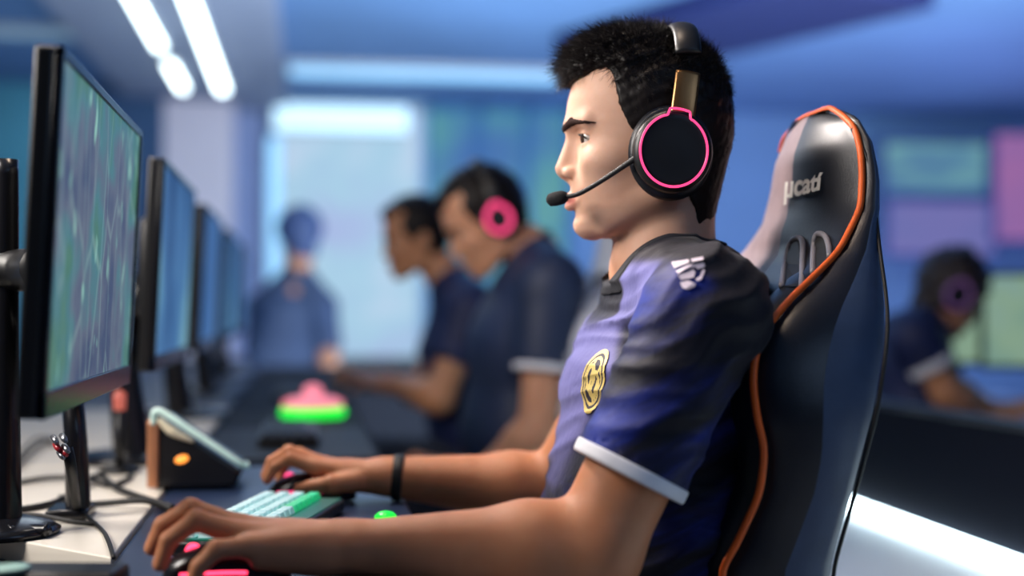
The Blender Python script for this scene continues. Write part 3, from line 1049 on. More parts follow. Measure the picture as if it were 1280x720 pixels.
# ------------------------------------------------------------------ gaming chairs
def chair(cY, dX, full, label, cols, name='gaming_chair', dY=0.0, yscale=1.0):
    pip = [(1040, 138, .050), (1060, 148, .095), (1073, 178, .122), (1078, 220, .138), (1074, 262, .148), (1052, 310, .168), (1012, 352, .20),
           (972, 390, .232), (949, 430, .25), (940, 475, .262), (946, 520, .268), (956, 568, .266), (950, 615, .26), (927, 668, .25), (900, 720, .244)]
    bk = [1046, 1070, 1090, 1101, 1104, 1107, 1110, 1111, 1108, 1101, 1093, 1081, 1070, 1056, 1044]
    base = 1.46
    lv = []
    for (px, py, w), bx_ in zip(pip, bk):
        a = PY(px, py, base - w)
        b = PY(bx_, py, base - w * 0.8)
        lv.append([a[2], a[0], max(b[0], a[0] + 0.012), w])
    lv.append([0.62, lv[-1][1] + 0.03, lv[-1][2] - 0.0, .235])
    lv.append([0.50, lv[-1][1] + 0.06, lv[-1][2] - 0.02, .20])
    lv = np.array(lv)
    zz = np.concatenate([np.linspace(lv[0, 0], lv[2, 0], 8)[:-1], np.linspace(lv[2, 0], lv[-1, 0], 46)])
    order = np.argsort(lv[:, 0])
    zs_, xs_, bs_, ws_ = lv[order, 0], lv[order, 1], lv[order, 2], lv[order, 3]

    def prm(z):
        return np.interp(z, zs_, xs_), np.interp(z, zs_, bs_), np.interp(z, zs_, ws_)

    def recess(z):
        return np.interp(z, [0.5, 0.7, 0.9, 0.98, 1.05, 1.10, 1.18, 1.215, 1.24], [0.06, 0.085, 0.080, 0.045, -0.004, -0.030, -0.032, -0.018, -0.004])

    def front(z, y):
        xp, xb, w = prm(z)
        t = np.clip(np.abs(y) / w, 0, 1)
        k = np.clip((t - 0.42) / 0.4, 0, 1)
        k = k * k * (3 - 2 * k)
        lip = np.clip((t - 0.86) / 0.14, 0, 1)
        rs = min(recess(z), xb - xp - 0.01) if np.ndim(z) == 0 else recess(z)
        if rs < 0:
            return xp + rs * (1 - t ** 2.4)
        return xp + rs * (1 - k) + 0.010 * lip ** 2 - 0.010 * k * (1 - lip)
    e = thing(name, label, 'chair', (0.42 + dX, cY, 0), 'gaming chairs')
    NF, NS, NB = 25, 5, 11
    V, Fa, FM = [], [], []
    z_of = lambda j: zz[j]
    ring = None
    for z in zz:
        xp, xb, w = prm(z)
        xb = max(xb, xp + 0.012)
        pts = []
        for i in range(NF):                      # front from near (-w) to far (+w)
            y = -w + 2 * w * i / (NF - 1)
            pts.append((front(float(z), y), y))
        for i in range(1, NS + 1):
            t = i / (NS + 1)
            bul = 0.012 * math.sin(PI * t)
            pts.append((xp + (xb - 0.02 * min(1, (xb - xp) / .05) - xp) * t, w + bul))
        for i in range(NB):
            t = i / (NB - 1)
            y = w * 0.96 - 2 * w * 0.96 * t
            pts.append((xb - 0.022 * abs(2 * t - 1) ** 4 + 0.018 * (1 - (2 * t - 1) ** 2), y))
        for i in range(NS, 0, -1):
            t = i / (NS + 1)
            bul = 0.012 * math.sin(PI * t)
            pts.append((xp + (xb - 0.02 * min(1, (xb - xp) / .05) - xp) * t, -w - bul))
        ring = len(pts)
        for x, y in pts:
            V.append((x + dX, cY + y, z))
    nz = len(zz)
    for j in range(nz - 1):
        for i in range(ring):
            a = j * ring + i
            b = j * ring + (i + 1) % ring
            Fa.append((a, a + ring, b + ring, b))
            if i < NF - 1:
                t = abs((i + 0.5) / (NF - 1) * 2 - 1)
                FM.append(1 if (t > 0.40 and i > NF / 2) or (z_of(j) > 1.04 and i > NF * .40) else 0)  # lit front face painted mauve, the side turned away stays black
            else:
                ii = i - (NF - 1)
                FM.append(2 if ii < NS + 1 else 4 if ii < NS + NB else (2 if ii < 2 * NS + NB - 2 else 0))
    Fa.append(tuple(range(ring)))
    FM.append(0)
    Fa.append(tuple((nz - 1) * ring + i for i in range(ring))[::-1])
    FM.append(2)
    o = mesh_obj('backrest', V, Fa, None, e, mats=[cols[0], cols[1], cols[2], cols[0], cols[4] if len(cols) > 4 else cols[2]], fmat=FM)
    # fix orientation
    bm = bmesh.new()
    bm.from_mesh(o.data)
    bmesh.ops.recalc_face_normals(bm, faces=bm.faces)
    bm.to_mesh(o.data)
    bm.free()
    # piping
    def pt(z, s):
        xp, xb, w = prm(z)
        return np.array([xp - 0.001 + dX, cY + s * (w + 0.003), z + 0.001])
    down = [pt(z, -1) for z in np.linspace(0.62, lv[0, 0] - 0.001, 26)]
    up = [pt(z, 1) for z in np.linspace(lv[0, 0] - 0.001, lv[0, 0] - 0.03, 5)]
    mid = [np.array([lv[0, 1] + dX - 0.0, cY + y, lv[0, 0] + 0.004]) for y in (-0.03, 0, 0.03)]
    tube('piping', down + mid + up, 0.0037, cols[3], e, sm=3, sides=10)
    seamp = []
    for z in np.linspace(0.62, 1.2, 20):
        xp, xb, w = prm(z)
        seamp.append(np.array([xb - 0.026 + dX, cY - w - 0.006, z]))
    tube('rear_seam', seamp, 0.0022, M_RUBBER, e, sm=3, sides=6)
    # seat, base
    sx = 0.36 + dX

    def fseat(p):
        q = p - np.array([sx, cY, 0.455])
        a = np.abs(q) - np.array([0.25, 0.24, 0.03])
        d = np.sqrt((np.maximum(a, 0) ** 2).sum(1)) + np.minimum(a.max(1), 0) - 0.02
        for s in (-1, 1):
            d = smin(d, rc(q, (-0.2, s * 0.235, 0.03), (0.22, s * 0.235, 0.06), 0.03, 0.04), 0.03)
        return d
    Vs, Fs = net(fseat, (sx - 0.32, cY - 0.32, 0.38), (sx + 0.32, cY + 0.32, 0.60), 0.012)
    mesh_obj('seat', Vs, Fs, cols[0], e)
    tube('gas_lift', [(sx, cY, 0.10), (sx, cY, 0.25), (sx, cY, 0.41)], [0.035, 0.03, 0.022], M_SATIN, e, sm=2, sides=18)
    for k in range(5):
        an = k * 2 * PI / 5 + 0.3
        ex = np.array([math.cos(an), math.sin(an), 0])
        c0 = np.array([sx, cY, 0.12])
        bl = tube('base_leg', [c0, c0 + ex * 0.15 + np.array([0, 0, -0.01]), c0 + ex * 0.30 + np.array([0, 0, -0.045])], [0.03, 0.024, 0.016], M_SATIN, e, sides=10)
        v, f = lathe_vf([(0.001, -0.022), (0.026, -0.022), (0.029, -0.012), (0.029, 0.012), (0.026, 0.022), (0.001, 0.022)], c0 + ex * 0.30 + np.array([0, 0, -0.089]), (-ex[1], ex[0], 0), 20)
        mesh_obj('castor', v, f, M_BLACK, bl)
    # harness openings: grey arched frames with a black recess
    M_FR = mat('grey_slot_frame', srgb(120, 116, 122), rough=0.45)

    def onfront(px, py, off=0.003):
        """point of the backrest's front surface seen at this place of the photo"""
        r = rayd(px, py)
        d = 1.6
        for _ in range(30):
            p = CAM + r * d
            xt = float(front(float(p[2]), p[1] - base)) - off
            d += (xt - p[0]) / r[0] * 0.7
        p = CAM + r * d
        return p + np.array([dX, cY - base, 0])
    for fr, hole in (([(977, 358), (981, 330), (987, 306), (995, 298), (1003, 302), (1003, 330), (1002, 358)], 1),
                     ([(1016, 340), (1017, 312), (1019, 297), (1024, 292), (1032, 296), (1036, 308), (1037, 320)], 1)):
        pts = [onfront(*q, off=0.002) for q in fr]
        tube('harness_slot', pts, 0.0034, M_FR, e, sides=8)
        ins = [onfront(*q, off=0.0015) for q in fr]
        n_ = len(ins)
        back = [p + np.array([0.006, 0, 0]) for p in ins]
        F_ = [tuple(range(n_)), tuple(range(2 * n_ - 1, n_ - 1, -1))] + [(i, (i + 1) % n_, n_ + (i + 1) % n_, n_ + i) for i in range(n_)]
        mesh_obj('harness_opening', ins + back, F_, M_RUBBER, e, smooth=False)
    if full:
        cu = bpy.data.curves.new('logo_text', 'FONT')
        cu.body = 'µcatí'
        cu.size = 1.0
        cu.offset = 0.034
        to = bpy.data.objects.new('logo_text', cu)
        COL.objects.link(to)
        bpy.context.view_layer.update()
        dg = bpy.context.evaluated_depsgraph_get()
        me = to.evaluated_get(dg).to_mesh()
        vv = np.array([v.co[:] for v in me.vertices])
        ff = [tuple(p.vertices) for p in me.polygons]
        bpy.data.objects.remove(to)
        mn, mx_ = vv.min(0), vv.max(0)
        out = []
        for v in vv:
            u = (v[0] - mn[0]) / (mx_[0] - mn[0])
            w_ = v[1]
            hgt = 42 - 12 * u
            px = 980 + 47 * u + w_ * 3.0
            py = 248 - 12 * u - w_ * hgt
            out.append(onfront(px, py, off=0.0045))
        mesh_obj('logo', out, ff, mat('white_embroidery', srgb(225, 222, 215), rough=0.6), e, smooth=False)
    return e


chair(1.46, 0.0, True, 'black and blue gaming chair with orange piping behind the man in the foreground', (M_LEATHER, M_LIT_MAUVE, M_BLUEBLACK, M_ORANGE, mat('steel_blue_shell', srgb(78, 112, 160), rough=.4)))
M_WLEA = mat('white_leatherette', srgb(190, 196, 210), rough=0.5, bump=0.2, bscale=400)

# ------------------------------------------------------------------ people
KU = [-.128, -.121, -.112, -.103, -.094, -.085, -.075, -.065, -.055, -.045, -.03, -.016, -.007, .003, .010, .025, .04, .06, .08, .10, .12]
KF = [.064, .081, .0905, .0935, .0930, .0955, .0975, .1005, .099, .096, .0935, .0945, .0975, .101, .105, .1055, .1035, .098, .088, .070, .045]
KW = [.018, .026, .036, .044, .050, .054, .057, .0595, .062, .064, .067, .069, .070, .071, .072, .0725, .074, .0745, .071, .063, .045]


def head_sdf(p):
    """p in head axes: x forward, y to the person's left, z up; origin behind the eyes"""
    x, y, z = p[:, 0], p[:, 1], p[:, 2]
    q = p.copy()
    q[:, 1] = np.abs(y)
    F0 = np.interp(z, KU, KF)
    W = np.interp(z, KU, KW)
    fc = 0.012
    a = np.where(x > fc, (x - fc) / (F0 - fc), (x - fc) / 0.075)
    b = y / W
    n = 2.25
    nr = (np.abs(a) ** n + np.abs(b) ** n) ** (1 / n)
    d = (nr - 1) * 0.058
    d = smax(d, z - 0.10, 0.03)
    pl = (-.080 - .52 * (x + .010) - z) * 0.887
    d = smax(d, pl, 0.014)
    d = smin(d, ell(p, (.004, 0, .028), (.087, .0755, .084)), 0.015)
    # cheekbones, brow, chin, jaw corner
    d = smin(d, ell(q, (.061, .040, -.034), (.027, .020, .017)), 0.018)
    d = smin(d, rc(q, (.0985, .006, .0100), (.083, .046, .0115), .0072, .006), 0.012)
    d = smin(d, ell(p, (.0785, 0, -.106), (.0155, .018, .013)), 0.012)
    d = smin(d, rc(q, (.005, .052, -.075), (.06, .030, -.108), .012, .010), 0.018)
    # eye sockets
    d = smax(d, -ell(q, (.1005, .031, -.006), (.0135, .0165, .0105)), 0.011)
    # nose
    d = smin(d, rc(p, (.090, 0, -.002), (.0965, 0, -.040), .0070, .0115), 0.008)
    d = smin(d, rc(p, (.0955, 0, .004), (.1095, 0, -.036), .0060, .0075), 0.008)
    d = smin(d, sph(p, (.1085, 0, -.0405), .0088), 0.005)
    d = smin(d, ell(q, (.1005, .0125, -.0445), (.0095, .0062, .0070)), 0.005)
    d = smin(d, rc(p, (.107, 0, -.047), (.0985, 0, -.0535), .0042, .0045), 0.004)
    d = smax(d, -ell(q, (.1045, .0062, -.0515), (.0045, .0028, .0032)), 0.002)
    # lips
    d = smin(d, rc(q, (.1045, 0.002, -.0715), (.0925, .021, -.0765), .0048, .0022), 0.004)
    d = smin(d, rc(q, (.1015, 0, -.0830), (.0925, .019, -.0785), .0058, .0025), 0.004)
    d = smax(d, -rc(q, (.1085, 0, -.0772), (.096, .022, -.0775), .0012, .0010), 0.0025)
    d = smax(d, -rc(p, (.1075, 0, -.057), (.108, 0, -.067), .0016, .0020), 0.004)
    d = smax(d, -rc(q, (.1045, 0, -.0945), (.099, .012, -.0940), .0030, .0020), 0.008)
    # eyelids over the eyeball, opened by an almond
    lid = sph(q, (.0785, .031, -.0070), .0137)
    d = smin(d, lid, 0.004)
    uy = (q[:, 1] - .0315) / .0135
    uz = (z + .0075 + 0.001 * uy) / 0.0052
    alm = (np.sqrt(uy ** 2 + uz ** 2) - 1) * 0.0045
    alm = np.maximum(alm, .072 - x)
    d = smax(d, -alm, 0.0012)
    # upper lid crease
    d = smax(d, -rc(q, (.0935, .021, .0020), (.0865, .043, .0005), .0011, .0009), 0.003)
    # ears
    er = ell(q, (-.008, .076, -.012), (.018, .009, .031))
    er = smax(er, -ell(q, (-.006, .086, -.008), (.010, .006, .018)), 0.004)
    d = smin(d, er, 0.006)
    return d


def masked(p, c, R, f):
    d = np.sqrt(((p - c) ** 2).sum(1)) - R + .035
    m = d < .035
    out = d.copy()
    if m.any():
        out[m] = f(p[m])
    return out


HAND = dict(
    index=[(.088, .026, .046), (.124, .030, .058), (.147, .031, .046), (.158, .031, .028)],
    middle=[(.092, .006, .050), (.132, .008, .066), (.157, .009, .052), (.167, .009, .031)],
    ring=[(.086, -.014, .046), (.124, -.018, .060), (.148, -.021, .043), (.155, -.022, .022)],
    pinky=[(.076, -.031, .038), (.103, -.043, .038), (.118, -.047, .024), (.124, -.048, .0095)],
    thumb=[(.026, .027, .028), (.060, .046, .025), (.087, .046, .021), (.108, .041, .017)])
RAD = dict(index=(.0115, .0098, .0085, .0073), middle=(.0118, .0101, .0088, .0075), ring=(.0112, .0096, .0084, .0071),
           pinky=(.0100, .0086, .0076, .0065), thumb=(.0155, .0130, .0108, .0088))


def hand_sdf(p, H, chains=HAND):
    x, y, z = hframe(H)
    R = np.stack([x, y, z], 1)
    q = ((p - H['o']) @ R) / H['s']
    d = None
    wr = (-.012, 0, .031)
    palm = rc(q * np.array([1, .72, 1]), np.array([-.012, 0, .031]), np.array([.045, 0, .034]), .0215, .020)
    palm = smin(palm, rc(q, (.02, .014, .026), (.062, .036, .024), .017, .011), .012)
    palm = smin(palm, rc(q, (.012, -.016, .022), (.066, -.028, .026), .0165, .0105), .012)
    for k, c in chains.items():
        if k != 'thumb':
            b = (.012, c[0][1] * .45, .036)
            palm = smin(palm, rc(q, b, c[0], .0145, RAD[k][0]), .009)
    d = palm
    for k, c in chains.items():
        r = RAD[k]
        fd = rc(q, c[0], c[1], r[0], r[1])
        fd = smin(fd, rc(q, c[1], c[2], r[1] * .98, r[2]), .002)
        fd = smin(fd, rc(q, c[2], c[3], r[2] * .98, r[3]), .002)
        # knuckle swellings
        fd = smin(fd, sph(q, c[1], r[1] * 1.07), .003)
        d = smin(d, fd, .0045)
    d = smax(d, -(q[:, 2] - .0012), .003)
    return d * H['s']


M_BROW = mat('brow_hair', srgb(52, 36, 32), rough=.8, var=.3, scale=300, spec=.1)


def hand_world(H, pt):
    x, y, z = hframe(H)
    return H['o'] + (x * pt[0] + y * pt[1] + z * pt[2]) * H['s']


def person(S):
    O = np.asarray(S['O'], float)
    RH = np.stack(S['axes'], 1)          # columns F, L, U
    sc = S.get('hs', 1.0)
    NB = np.asarray(S['neck'], float)
    LAT = np.asarray(S['lat'], float)
    LAT /= np.linalg.norm(LAT)
    tor = S['torso']
    c0 = np.asarray(tor[0][0], float)
    fl = S.get('flat', .62)
    res = S['res']
    hw = lambda q: O + RH @ (np.asarray(q, float) * sc)

    def headd(p):
        return head_sdf(((p - O) @ RH) / sc) * sc
    hc = hw((0, 0, -.01))
    n0, n1 = hw((S.get('nx', -.022), 0, -.060)), NB

    def squash(p):
        return p - ((p - c0) @ LAT)[:, None] * LAT[None] * (1 - fl)

    def torso_sdf(p, ex=0.0):
        q = squash(p)
        d = None
        for (a, ra), (b, rb) in zip(tor[:-1], tor[1:]):
            e = rc(q, squash(np.array([a], float))[0], squash(np.array([b], float))[0], ra + ex, rb + ex)
            d = e if d is None else smin(d, e, .05)
        for A in S['arms']:
            d = smin(d, rc(p, NB + np.array([0, 0, -.005]), A['sh'], S.get('trap', .052) + ex, A.get('rs', .062) + ex), .035)
        return d

    def arms_sdf(p):
        d = None
        for A in S['arms']:
            r = A.get('r', (.052, .043, .045, .027))
            el = np.asarray(A['el'])
            wr = np.asarray(A['wr'])
            e = rc(p, A['sh'], el, r[0], r[1])
            m = el + (wr - el) * .25
            e = smin(e, rc(p, el, m, r[1], r[2]), .02)
            e = smin(e, rc(p, m, wr, r[2], r[3]), .02)
            if A.get('H'):
                e = smin(e, masked(p, hand_world(A['H'], (.07, 0, .03)), .18, lambda q, H=A['H']: hand_sdf(q, H)), .014)
            d = e if d is None else np.minimum(d, e)
        return d

    def body(p):
        d = masked(p, hc, .19 * sc, headd)
        d = smin(d, rc(p, n0, n1, .055 * sc, .057 * sc), .016)
        d = smin(d, rc(p, n1, c0, .055, .07), .03)
        d = smin(d, arms_sdf(p), .02)
        return d

    root = thing('person', S['label'], 'person', (c0[0], c0[1], 0), None)
    lo = np.min([hc - .17, c0 - .15] + [np.minimum.reduce([np.asarray(A['sh']), np.asarray(A['el']), np.asarray(A['wr'])]) - .19 for A in S['arms']], axis=0)
    hi = np.max([hc + .17, c0 + .15] + [np.maximum.reduce([np.asarray(A['sh']), np.asarray(A['el']), np.asarray(A['wr'])]) + .10 for A in S['arms']], axis=0)
    V, Fq = net(body, lo, hi, res)
    # lips and hand / face colour as attributes
    q = ((V - O) @ RH) / sc
    face = 1 / (1 + np.exp(-(q[:, 2] + .16) / .02))
    lip = np.exp(-((q[:, 2] + .0770) / .0075) ** 2) * (q[:, 0] > .088) * (np.abs(q[:, 1]) < .021) * np.clip((q[:, 0] - .0935) / .004, 0, 1)
    bd = mesh_obj('body', V, Fq, S['skin'], root, attr={'lip': (lip, 1), 'face': (face, 1)})

    # shirt ---------------------------------------------------------
    fold = S.get('fold')

    def sleeve(p, A, ex=0.0, t1=None, cut=True):
        sh, el = np.asarray(A['sh'], float), np.asarray(A['el'], float)
        t = A.get('hem', .62) if t1 is None else t1
        b = sh + (el - sh) * t
        r0, r1 = A.get('rs', .062) + .006 + ex, A.get('rh', .060) + ex
        ax = (el - sh) / np.linalg.norm(el - sh)
        tilt = np.asarray(A.get('hemn', ax), float)
        tilt = tilt / np.linalg.norm(tilt)
        d = rc(p, sh, b + ax * .05, r0, r1)
        return smax(d, (p - b) @ tilt, .003), b, tilt, ax

    def shirt(p):
        d = torso_sdf(p, .006)
        hip = S.get('hip')
        dd = smax(d, -(p[:, 2] - S['zlow']), .01) if not hip else d
        for A in S['arms']:
            s_, b, tl, ax = sleeve(p, A)
            inn = smax(rc(p, b - ax * .03, b + ax * .1, A.get('rh', .060) - .0035, A.get('rh', .060) - .0035), -((p - b) @ tl) - .02, .002)
            s_ = smax(s_, -inn, .002)
            dd = smin(dd, s_, .022)
        if fold is not None:
            g = np.ones(len(p))
            for A in S['arms']:
                s_, b, tl, ax = sleeve(p, A)
                g = np.minimum(g, np.clip(-((p - b) @ tl) / .04 - .25, 0, 1) + np.clip(s_ / .03 - .5, 0, 1) * (((p - b) @ tl) > -.06))
            dd = dd + fold(p) * np.clip(g, 0, 1)
        # neck opening
        dd = smax(dd, -rc(p, n0, n1 + (n1 - n0) * .15, .058 * sc, .0605 * sc), .004)
        if 'necka' in S:
            cut = smax(rc(p, n0, n1 + (n1 - n0) * .6, .074, .078), -((p - S['necka']) @ S['neckn']), .004)
            dd = smax(dd, -cut, .005)
        return dd
    allp = [np.asarray(a, float) for a, _ in tor]
    lo = np.min([a - .24 for a in allp] + [np.minimum(np.asarray(A['sh']), np.asarray(A['el'])) - .08 for A in S['arms']], axis=0)
    hi = np.max([a + .24 for a in allp] + [np.maximum(np.asarray(A['sh']), np.asarray(A['el'])) + .09 for A in S['arms']], axis=0)
    lo[2] = max(lo[2], S['zlow'] - .03)
    V, Fq = net(shirt, lo, hi, S.get('sres', res * 1.25))
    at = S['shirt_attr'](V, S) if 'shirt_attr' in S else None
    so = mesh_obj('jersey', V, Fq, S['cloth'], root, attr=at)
    S['shirt_fn'] = shirt

    # cuffs: white hem bands ------------------------------------------
    for A in S['arms']:
        if A.get('cuff'):
            def band(p, A=A):
                s_, b, tl, ax = sleeve(p, A, .0022)
                s_ = smax(s_, -((p - b) @ tl) - A.get('cw', .013), .001)
                inn = rc(p, b - ax * .05, b + ax * .1, A.get('rh', .060) - .003, A.get('rh', .060) - .003)
                return smax(s_, -inn, .001)
            sh, el = np.asarray(A['sh'], float), np.asarray(A['el'], float)
            b = sh + (el - sh) * A.get('hem', .62)
            V, Fq = net(band, b - .10, b + .10, S.get('cres', res))
            mesh_obj('sleeve_cuff', V, Fq, M_WHITE, root)

    # collar ------------------------------------------------------------
    nd = (n0 - n1) / np.linalg.norm(n0 - n1)
    ce = n1 + nd * S.get('col_h', .012)

    def collar(p):
        h = (p - ce) @ nd
        if 'necka' in S:
            rr = rc(p, n0, n1 - nd * .06, .0570 * sc, .0620 * sc)
            return smax(smax(shirt(p) - .0020, rr - .0275, .002), -((p - S['necka']) @ S['neckn']) - .010, .002)
        rr = rc(p, n0, n1 - nd * .06, .0600 * sc, .0660 * sc)
        d = np.abs(rr - .002) - .0035
        d = smax(d, np.abs(h - S.get('col_t', 0.0) * ((p - ce) @ RH[:, 0])) - .010, .003)
        return d
    V, Fq = net(collar, ce - .12, ce + .12, S.get('cres', res))
    mesh_obj('collar', V, Fq, S.get('collar', M_COLLAR), root)

    # eyes, brows ------------------------------------------------------
    if S.get('eyes', True):
        for s_ in (1, -1):
            ec = hw((.0785, s_ * .031, -.0070))
            gaze = RH @ np.array([1, .20, -.08])
            gaze /= np.linalg.norm(gaze)
            prof = [(.0124 * math.sin(a), .0124 * math.cos(a)) for a in np.linspace(PI, 0.0, 26)]
            prof = [(max(r * sc, 1e-4), h * sc) for r, h in prof]
            v, f = lathe_vf(prof, ec, gaze, 28)
            fm = []
            for i in range(len(prof) - 1):
                fm += [1 if prof[i + 1][1] > .0124 * sc * .86 else 0] * 28
            fm += [0, 1]
            mesh_obj('eye', v, f, None, root, mats=[M_EYE_W, M_IRIS], fmat=fm)
            if S.get('brows', True):
                lash = []
                for tt in np.linspace(-1, 1, 9):
                    ly = tt * .0128
                    lz = .0052 * math.sqrt(max(0, 1 - tt * tt)) - .0005 - .001 * tt
                    lx = math.sqrt(max(.0142 ** 2 - ly * ly - lz * lz, 1e-8))
                    lash.append(hw((.0785 + lx + .0004, s_ * (.0315 + ly), -.0075 + lz)))
                tube('eyelashes', lash, [.0003, .0008, .0010, .0011, .0009], S['hairm'], root, sm=3, sides=6)
                def brow(p, s_=s_):
                    q = ((p - O) @ RH) / sc
                    q = q * np.array([1, s_, 1])
                    f_ = np.array([0, 1, 1])
                    d = rc(q * f_, (0, .007, .0070), (0, .030, .0125), .0028, .0036)
                    d = smin(d, rc(q * f_, (0, .030, .0125), (0, .056, .0080), .0036, .0012), .004)
                    d = d + .0007 * np.sin(q[:, 1] * 1900 + q[:, 2] * 2200)
                    d = smax(d, .055 - q[:, 0], .001)
                    return smax(d, head_sdf(q) - .0013, .0008) * sc
                bc = hw((.085, s_ * .03, .010))
                V, Fq = net(brow, bc - .042, bc + .042, S.get('bres', .001))
                mesh_obj('eyebrow', V, Fq, M_BROW, root)

    # hair ---------------------------------------------------------------
    def hair(p):
        q = ((p - O) @ RH) / sc
        return S['hair'](q) * sc
    V, Fq = net(hair, hc - .19 * sc, hc + .19 * sc, S.get('hres', res))
    strands = S.get('strands')
    if strands:
        V, Fq2 = strands(V, Fq, O, RH, sc)
        ho = mesh_obj('hair', V, Fq2, S['hairm'], root)
    else:
        mesh_obj('hair', V, Fq, S['hairm'], root)
    # trousers ---------------------------------------------------------
    if 'legs' in S:
        def pants(p):
            d = None
            for (h_, k_, a_) in S['legs']:
                e = smin(rc(p, h_, k_, .088, .066), rc(p, k_, a_, .062, .045), .03)
                d = e if d is None else smin(d, e, .03)
            return d
        pp = [np.asarray(x, float) for L_ in S['legs'] for x in L_]
        V, Fq = net(pants, np.min(pp, 0) - .1, np.max(pp, 0) + .1, .009)
        mesh_obj('trousers', V, Fq, M_DENIM, root)
        for (h_, k_, a_) in S['legs']:
            a_ = np.asarray(a_, float)
            fd = np.asarray(S['facing'], float)

            def shoe(p):
                e = smin(rc(p, a_ * np.array([1, 1, 0]) + np.array([0, 0, .045]) - fd * .03, a_ * np.array([1, 1, 0]) + fd * .13 + np.array([0, 0, .038]), .043, .034),
                         rc(p, a_ * np.array([1, 1, 0]) + np.array([0, 0, .05]), a_ * np.array([1, 1, 0]) + np.array([0, 0, .10]), .042, .046), .02)
                return smax(e, .003 - p[:, 2], .004)
            cc = a_ * np.array([1, 1, 0])
            V, Fq = net(shoe, cc - np.array([.24, .24, .02]), cc + np.array([.24, .24, .17]), .009)
            mesh_obj('shoe', V, Fq, M_RUBBER, root)
    S['root'] = root
    S['hw'] = hw
    S['RH'] = RH
    return root


def frame_from(yaw_dir, up=(0, 0, 1), pitch=0.0, roll=0.0):
    F = np.asarray(yaw_dir, float)
    F = F / np.linalg.norm(F)
    U = np.asarray(up, float)
    L = np.cross(U, F)
    L /= np.linalg.norm(L)
    U = np.cross(F, L)
    F2 = F * math.cos(pitch) + U * math.sin(pitch)
    U2 = U * math.cos(pitch) - F * math.sin(pitch)
    return F2, L, U2


def noise3(q, f, seed=0):
    r = np.random.default_rng(seed)
    out = np.zeros(len(q))
    for i in range(5):
        d = r.normal(size=3)
        d /= np.linalg.norm(d)
        out += np.sin(q @ d * f * (1 + .35 * i) + r.uniform(0, 6))
    return out / 5


# ---- headset -------------------------------------------------------------
def headset(S, label, led, boom=True, cupf=-.012, cupu=-.016, fine=True, hh=.142, cs=1.0):
    hw, RH = S['hw'], S['RH']
    sc = S.get('hs', 1.0)
    c = hw((cupf, 0, 0))
    e = thing('headset', label, 'headset', hw((cupf, 0, cupu)), None)
    Ld = RH[:, 1]
    Fd, Ud = RH[:, 0], RH[:, 2]
    for s_ in (1, -1):
        ax = Ld * s_
        o = hw((cupf, s_ * .072, cupu))
        v, f = lathe_vf([(.026, 0), (.044, -.001), (.0495, .005), (.050, .013), (.045, .018), (.02, .018)], (0, 0, 0), (0, 0, 1), 44)
        v = [o + Fd * a[0] * .94 * cs + Ud * a[1] * 1.06 * cs + ax * a[2] for a in v]
        mesh_obj('ear_cushion', v, f, M_LEATHER, e)
        v, f = lathe_vf([(.001, .016), (.042, .016), (.0455, .019), (.046, .028), (.0435, .035), (.037, .0375), (.034, .0372), (.020, .0378), (.001, .0380)], (0, 0, 0), (0, 0, 1), 56)
        v = [o + Fd * a[0] * .95 * cs + Ud * a[1] * cs + ax * a[2] for a in v]
        cupo = mesh_obj('ear_cup', v, f, M_BLACK, e)
        # light ring with its raised notch
        ring = []
        N_ = 72
        for i in range(N_):
            an = 2 * PI * i / N_
            r = .0385 * cs
            a_deg = (math.degrees(an) - 90 + 180) % 360 - 180
            if abs(a_deg - 11) < 17:
                r = .0445 * cs
            ring.append(o + Fd * math.cos(an) * r * .95 * 1.0 + Ud * math.sin(an) * r * 1.03 + ax * (.0378 if abs(a_deg - 11) >= 17 else .0368))
        tube('light_ring', ring, .0014 if fine else .0045, led, cupo, sm=2 if fine else 1, closed=True, sides=8, ref=ax)
        v, f = box_vf((0, 0, 0), (.022, .010, .010))
        v = [o + Fd * (a[0] - .008) + Ud * (a[1] + .038) + ax * (a[2] + .031) for a in v]
        b = mesh_obj('hinge_block', v, f, M_SATIN, e, smooth=False)
        bevel(b, .002)
        # slider arm
        arc = []
        for t in np.linspace(0, 1, 8):
            arc.append(hw((cupf - .010 - .008 * t, s_ * (.103 - .008 * t ** 2), cupu + .036 + .052 * t)))
        tube('slider', arc, .0140, M_BRONZE if fine else M_BLACK, e, sm=2, flat=.22, sides=14, ref=ax)
    arc = []
    for an in np.linspace(-PI / 2 * .86, PI / 2 * .86, 25):
        y = .098 * math.copysign(abs(math.sin(an)) ** .85, an)
        z = .060 + (hh - .060) * abs(math.cos(an)) ** .8
        arc.append(hw((cupf - .018, y, z)))
    tube('headband', arc, .0145, M_BLACK, e, sm=2, flat=.42, sides=20, ref=Fd if False else Ud)
    if boom:
        pts = [hw(q) for q in boom]
        bo = tube('microphone_boom', pts, [.0042, .0032, .0028, .0028, .0028], M_RUBBER, e, sides=10)
        t0, t1 = pts[-2], pts[-1]
        dv = (t1 - t0) / np.linalg.norm(t1 - t0)
        v, f = lathe_vf([(.001, -.004), (.0055, -.002), (.0078, .003), (.0082, .012), (.0072, .019), (.004, .022), (.001, .0225)], t1, dv, 24)
        mesh_obj('microphone', v, f, mat('foam_black', srgb(14, 14, 16), rough=.9, bump=.8, bscale=1500), bo)
    return e


# ---- the man in the foreground ---------------------------------------------
O1 = P(820, 170, 1.5)
vd = rayd(820, 170)
vd = vd / np.linalg.norm(vd)
r_ = np.cross(vd, (0, 0, 1.0))
r_ /= np.linalg.norm(r_)
v_ = vd * np.array([1, 1, 0])
v_ /= np.linalg.norm(v_)
AL = math.radians(7.0)
F1 = -r_ * math.cos(AL) - v_ * math.sin(AL)
AX1 = frame_from(F1, pitch=math.radians(0))


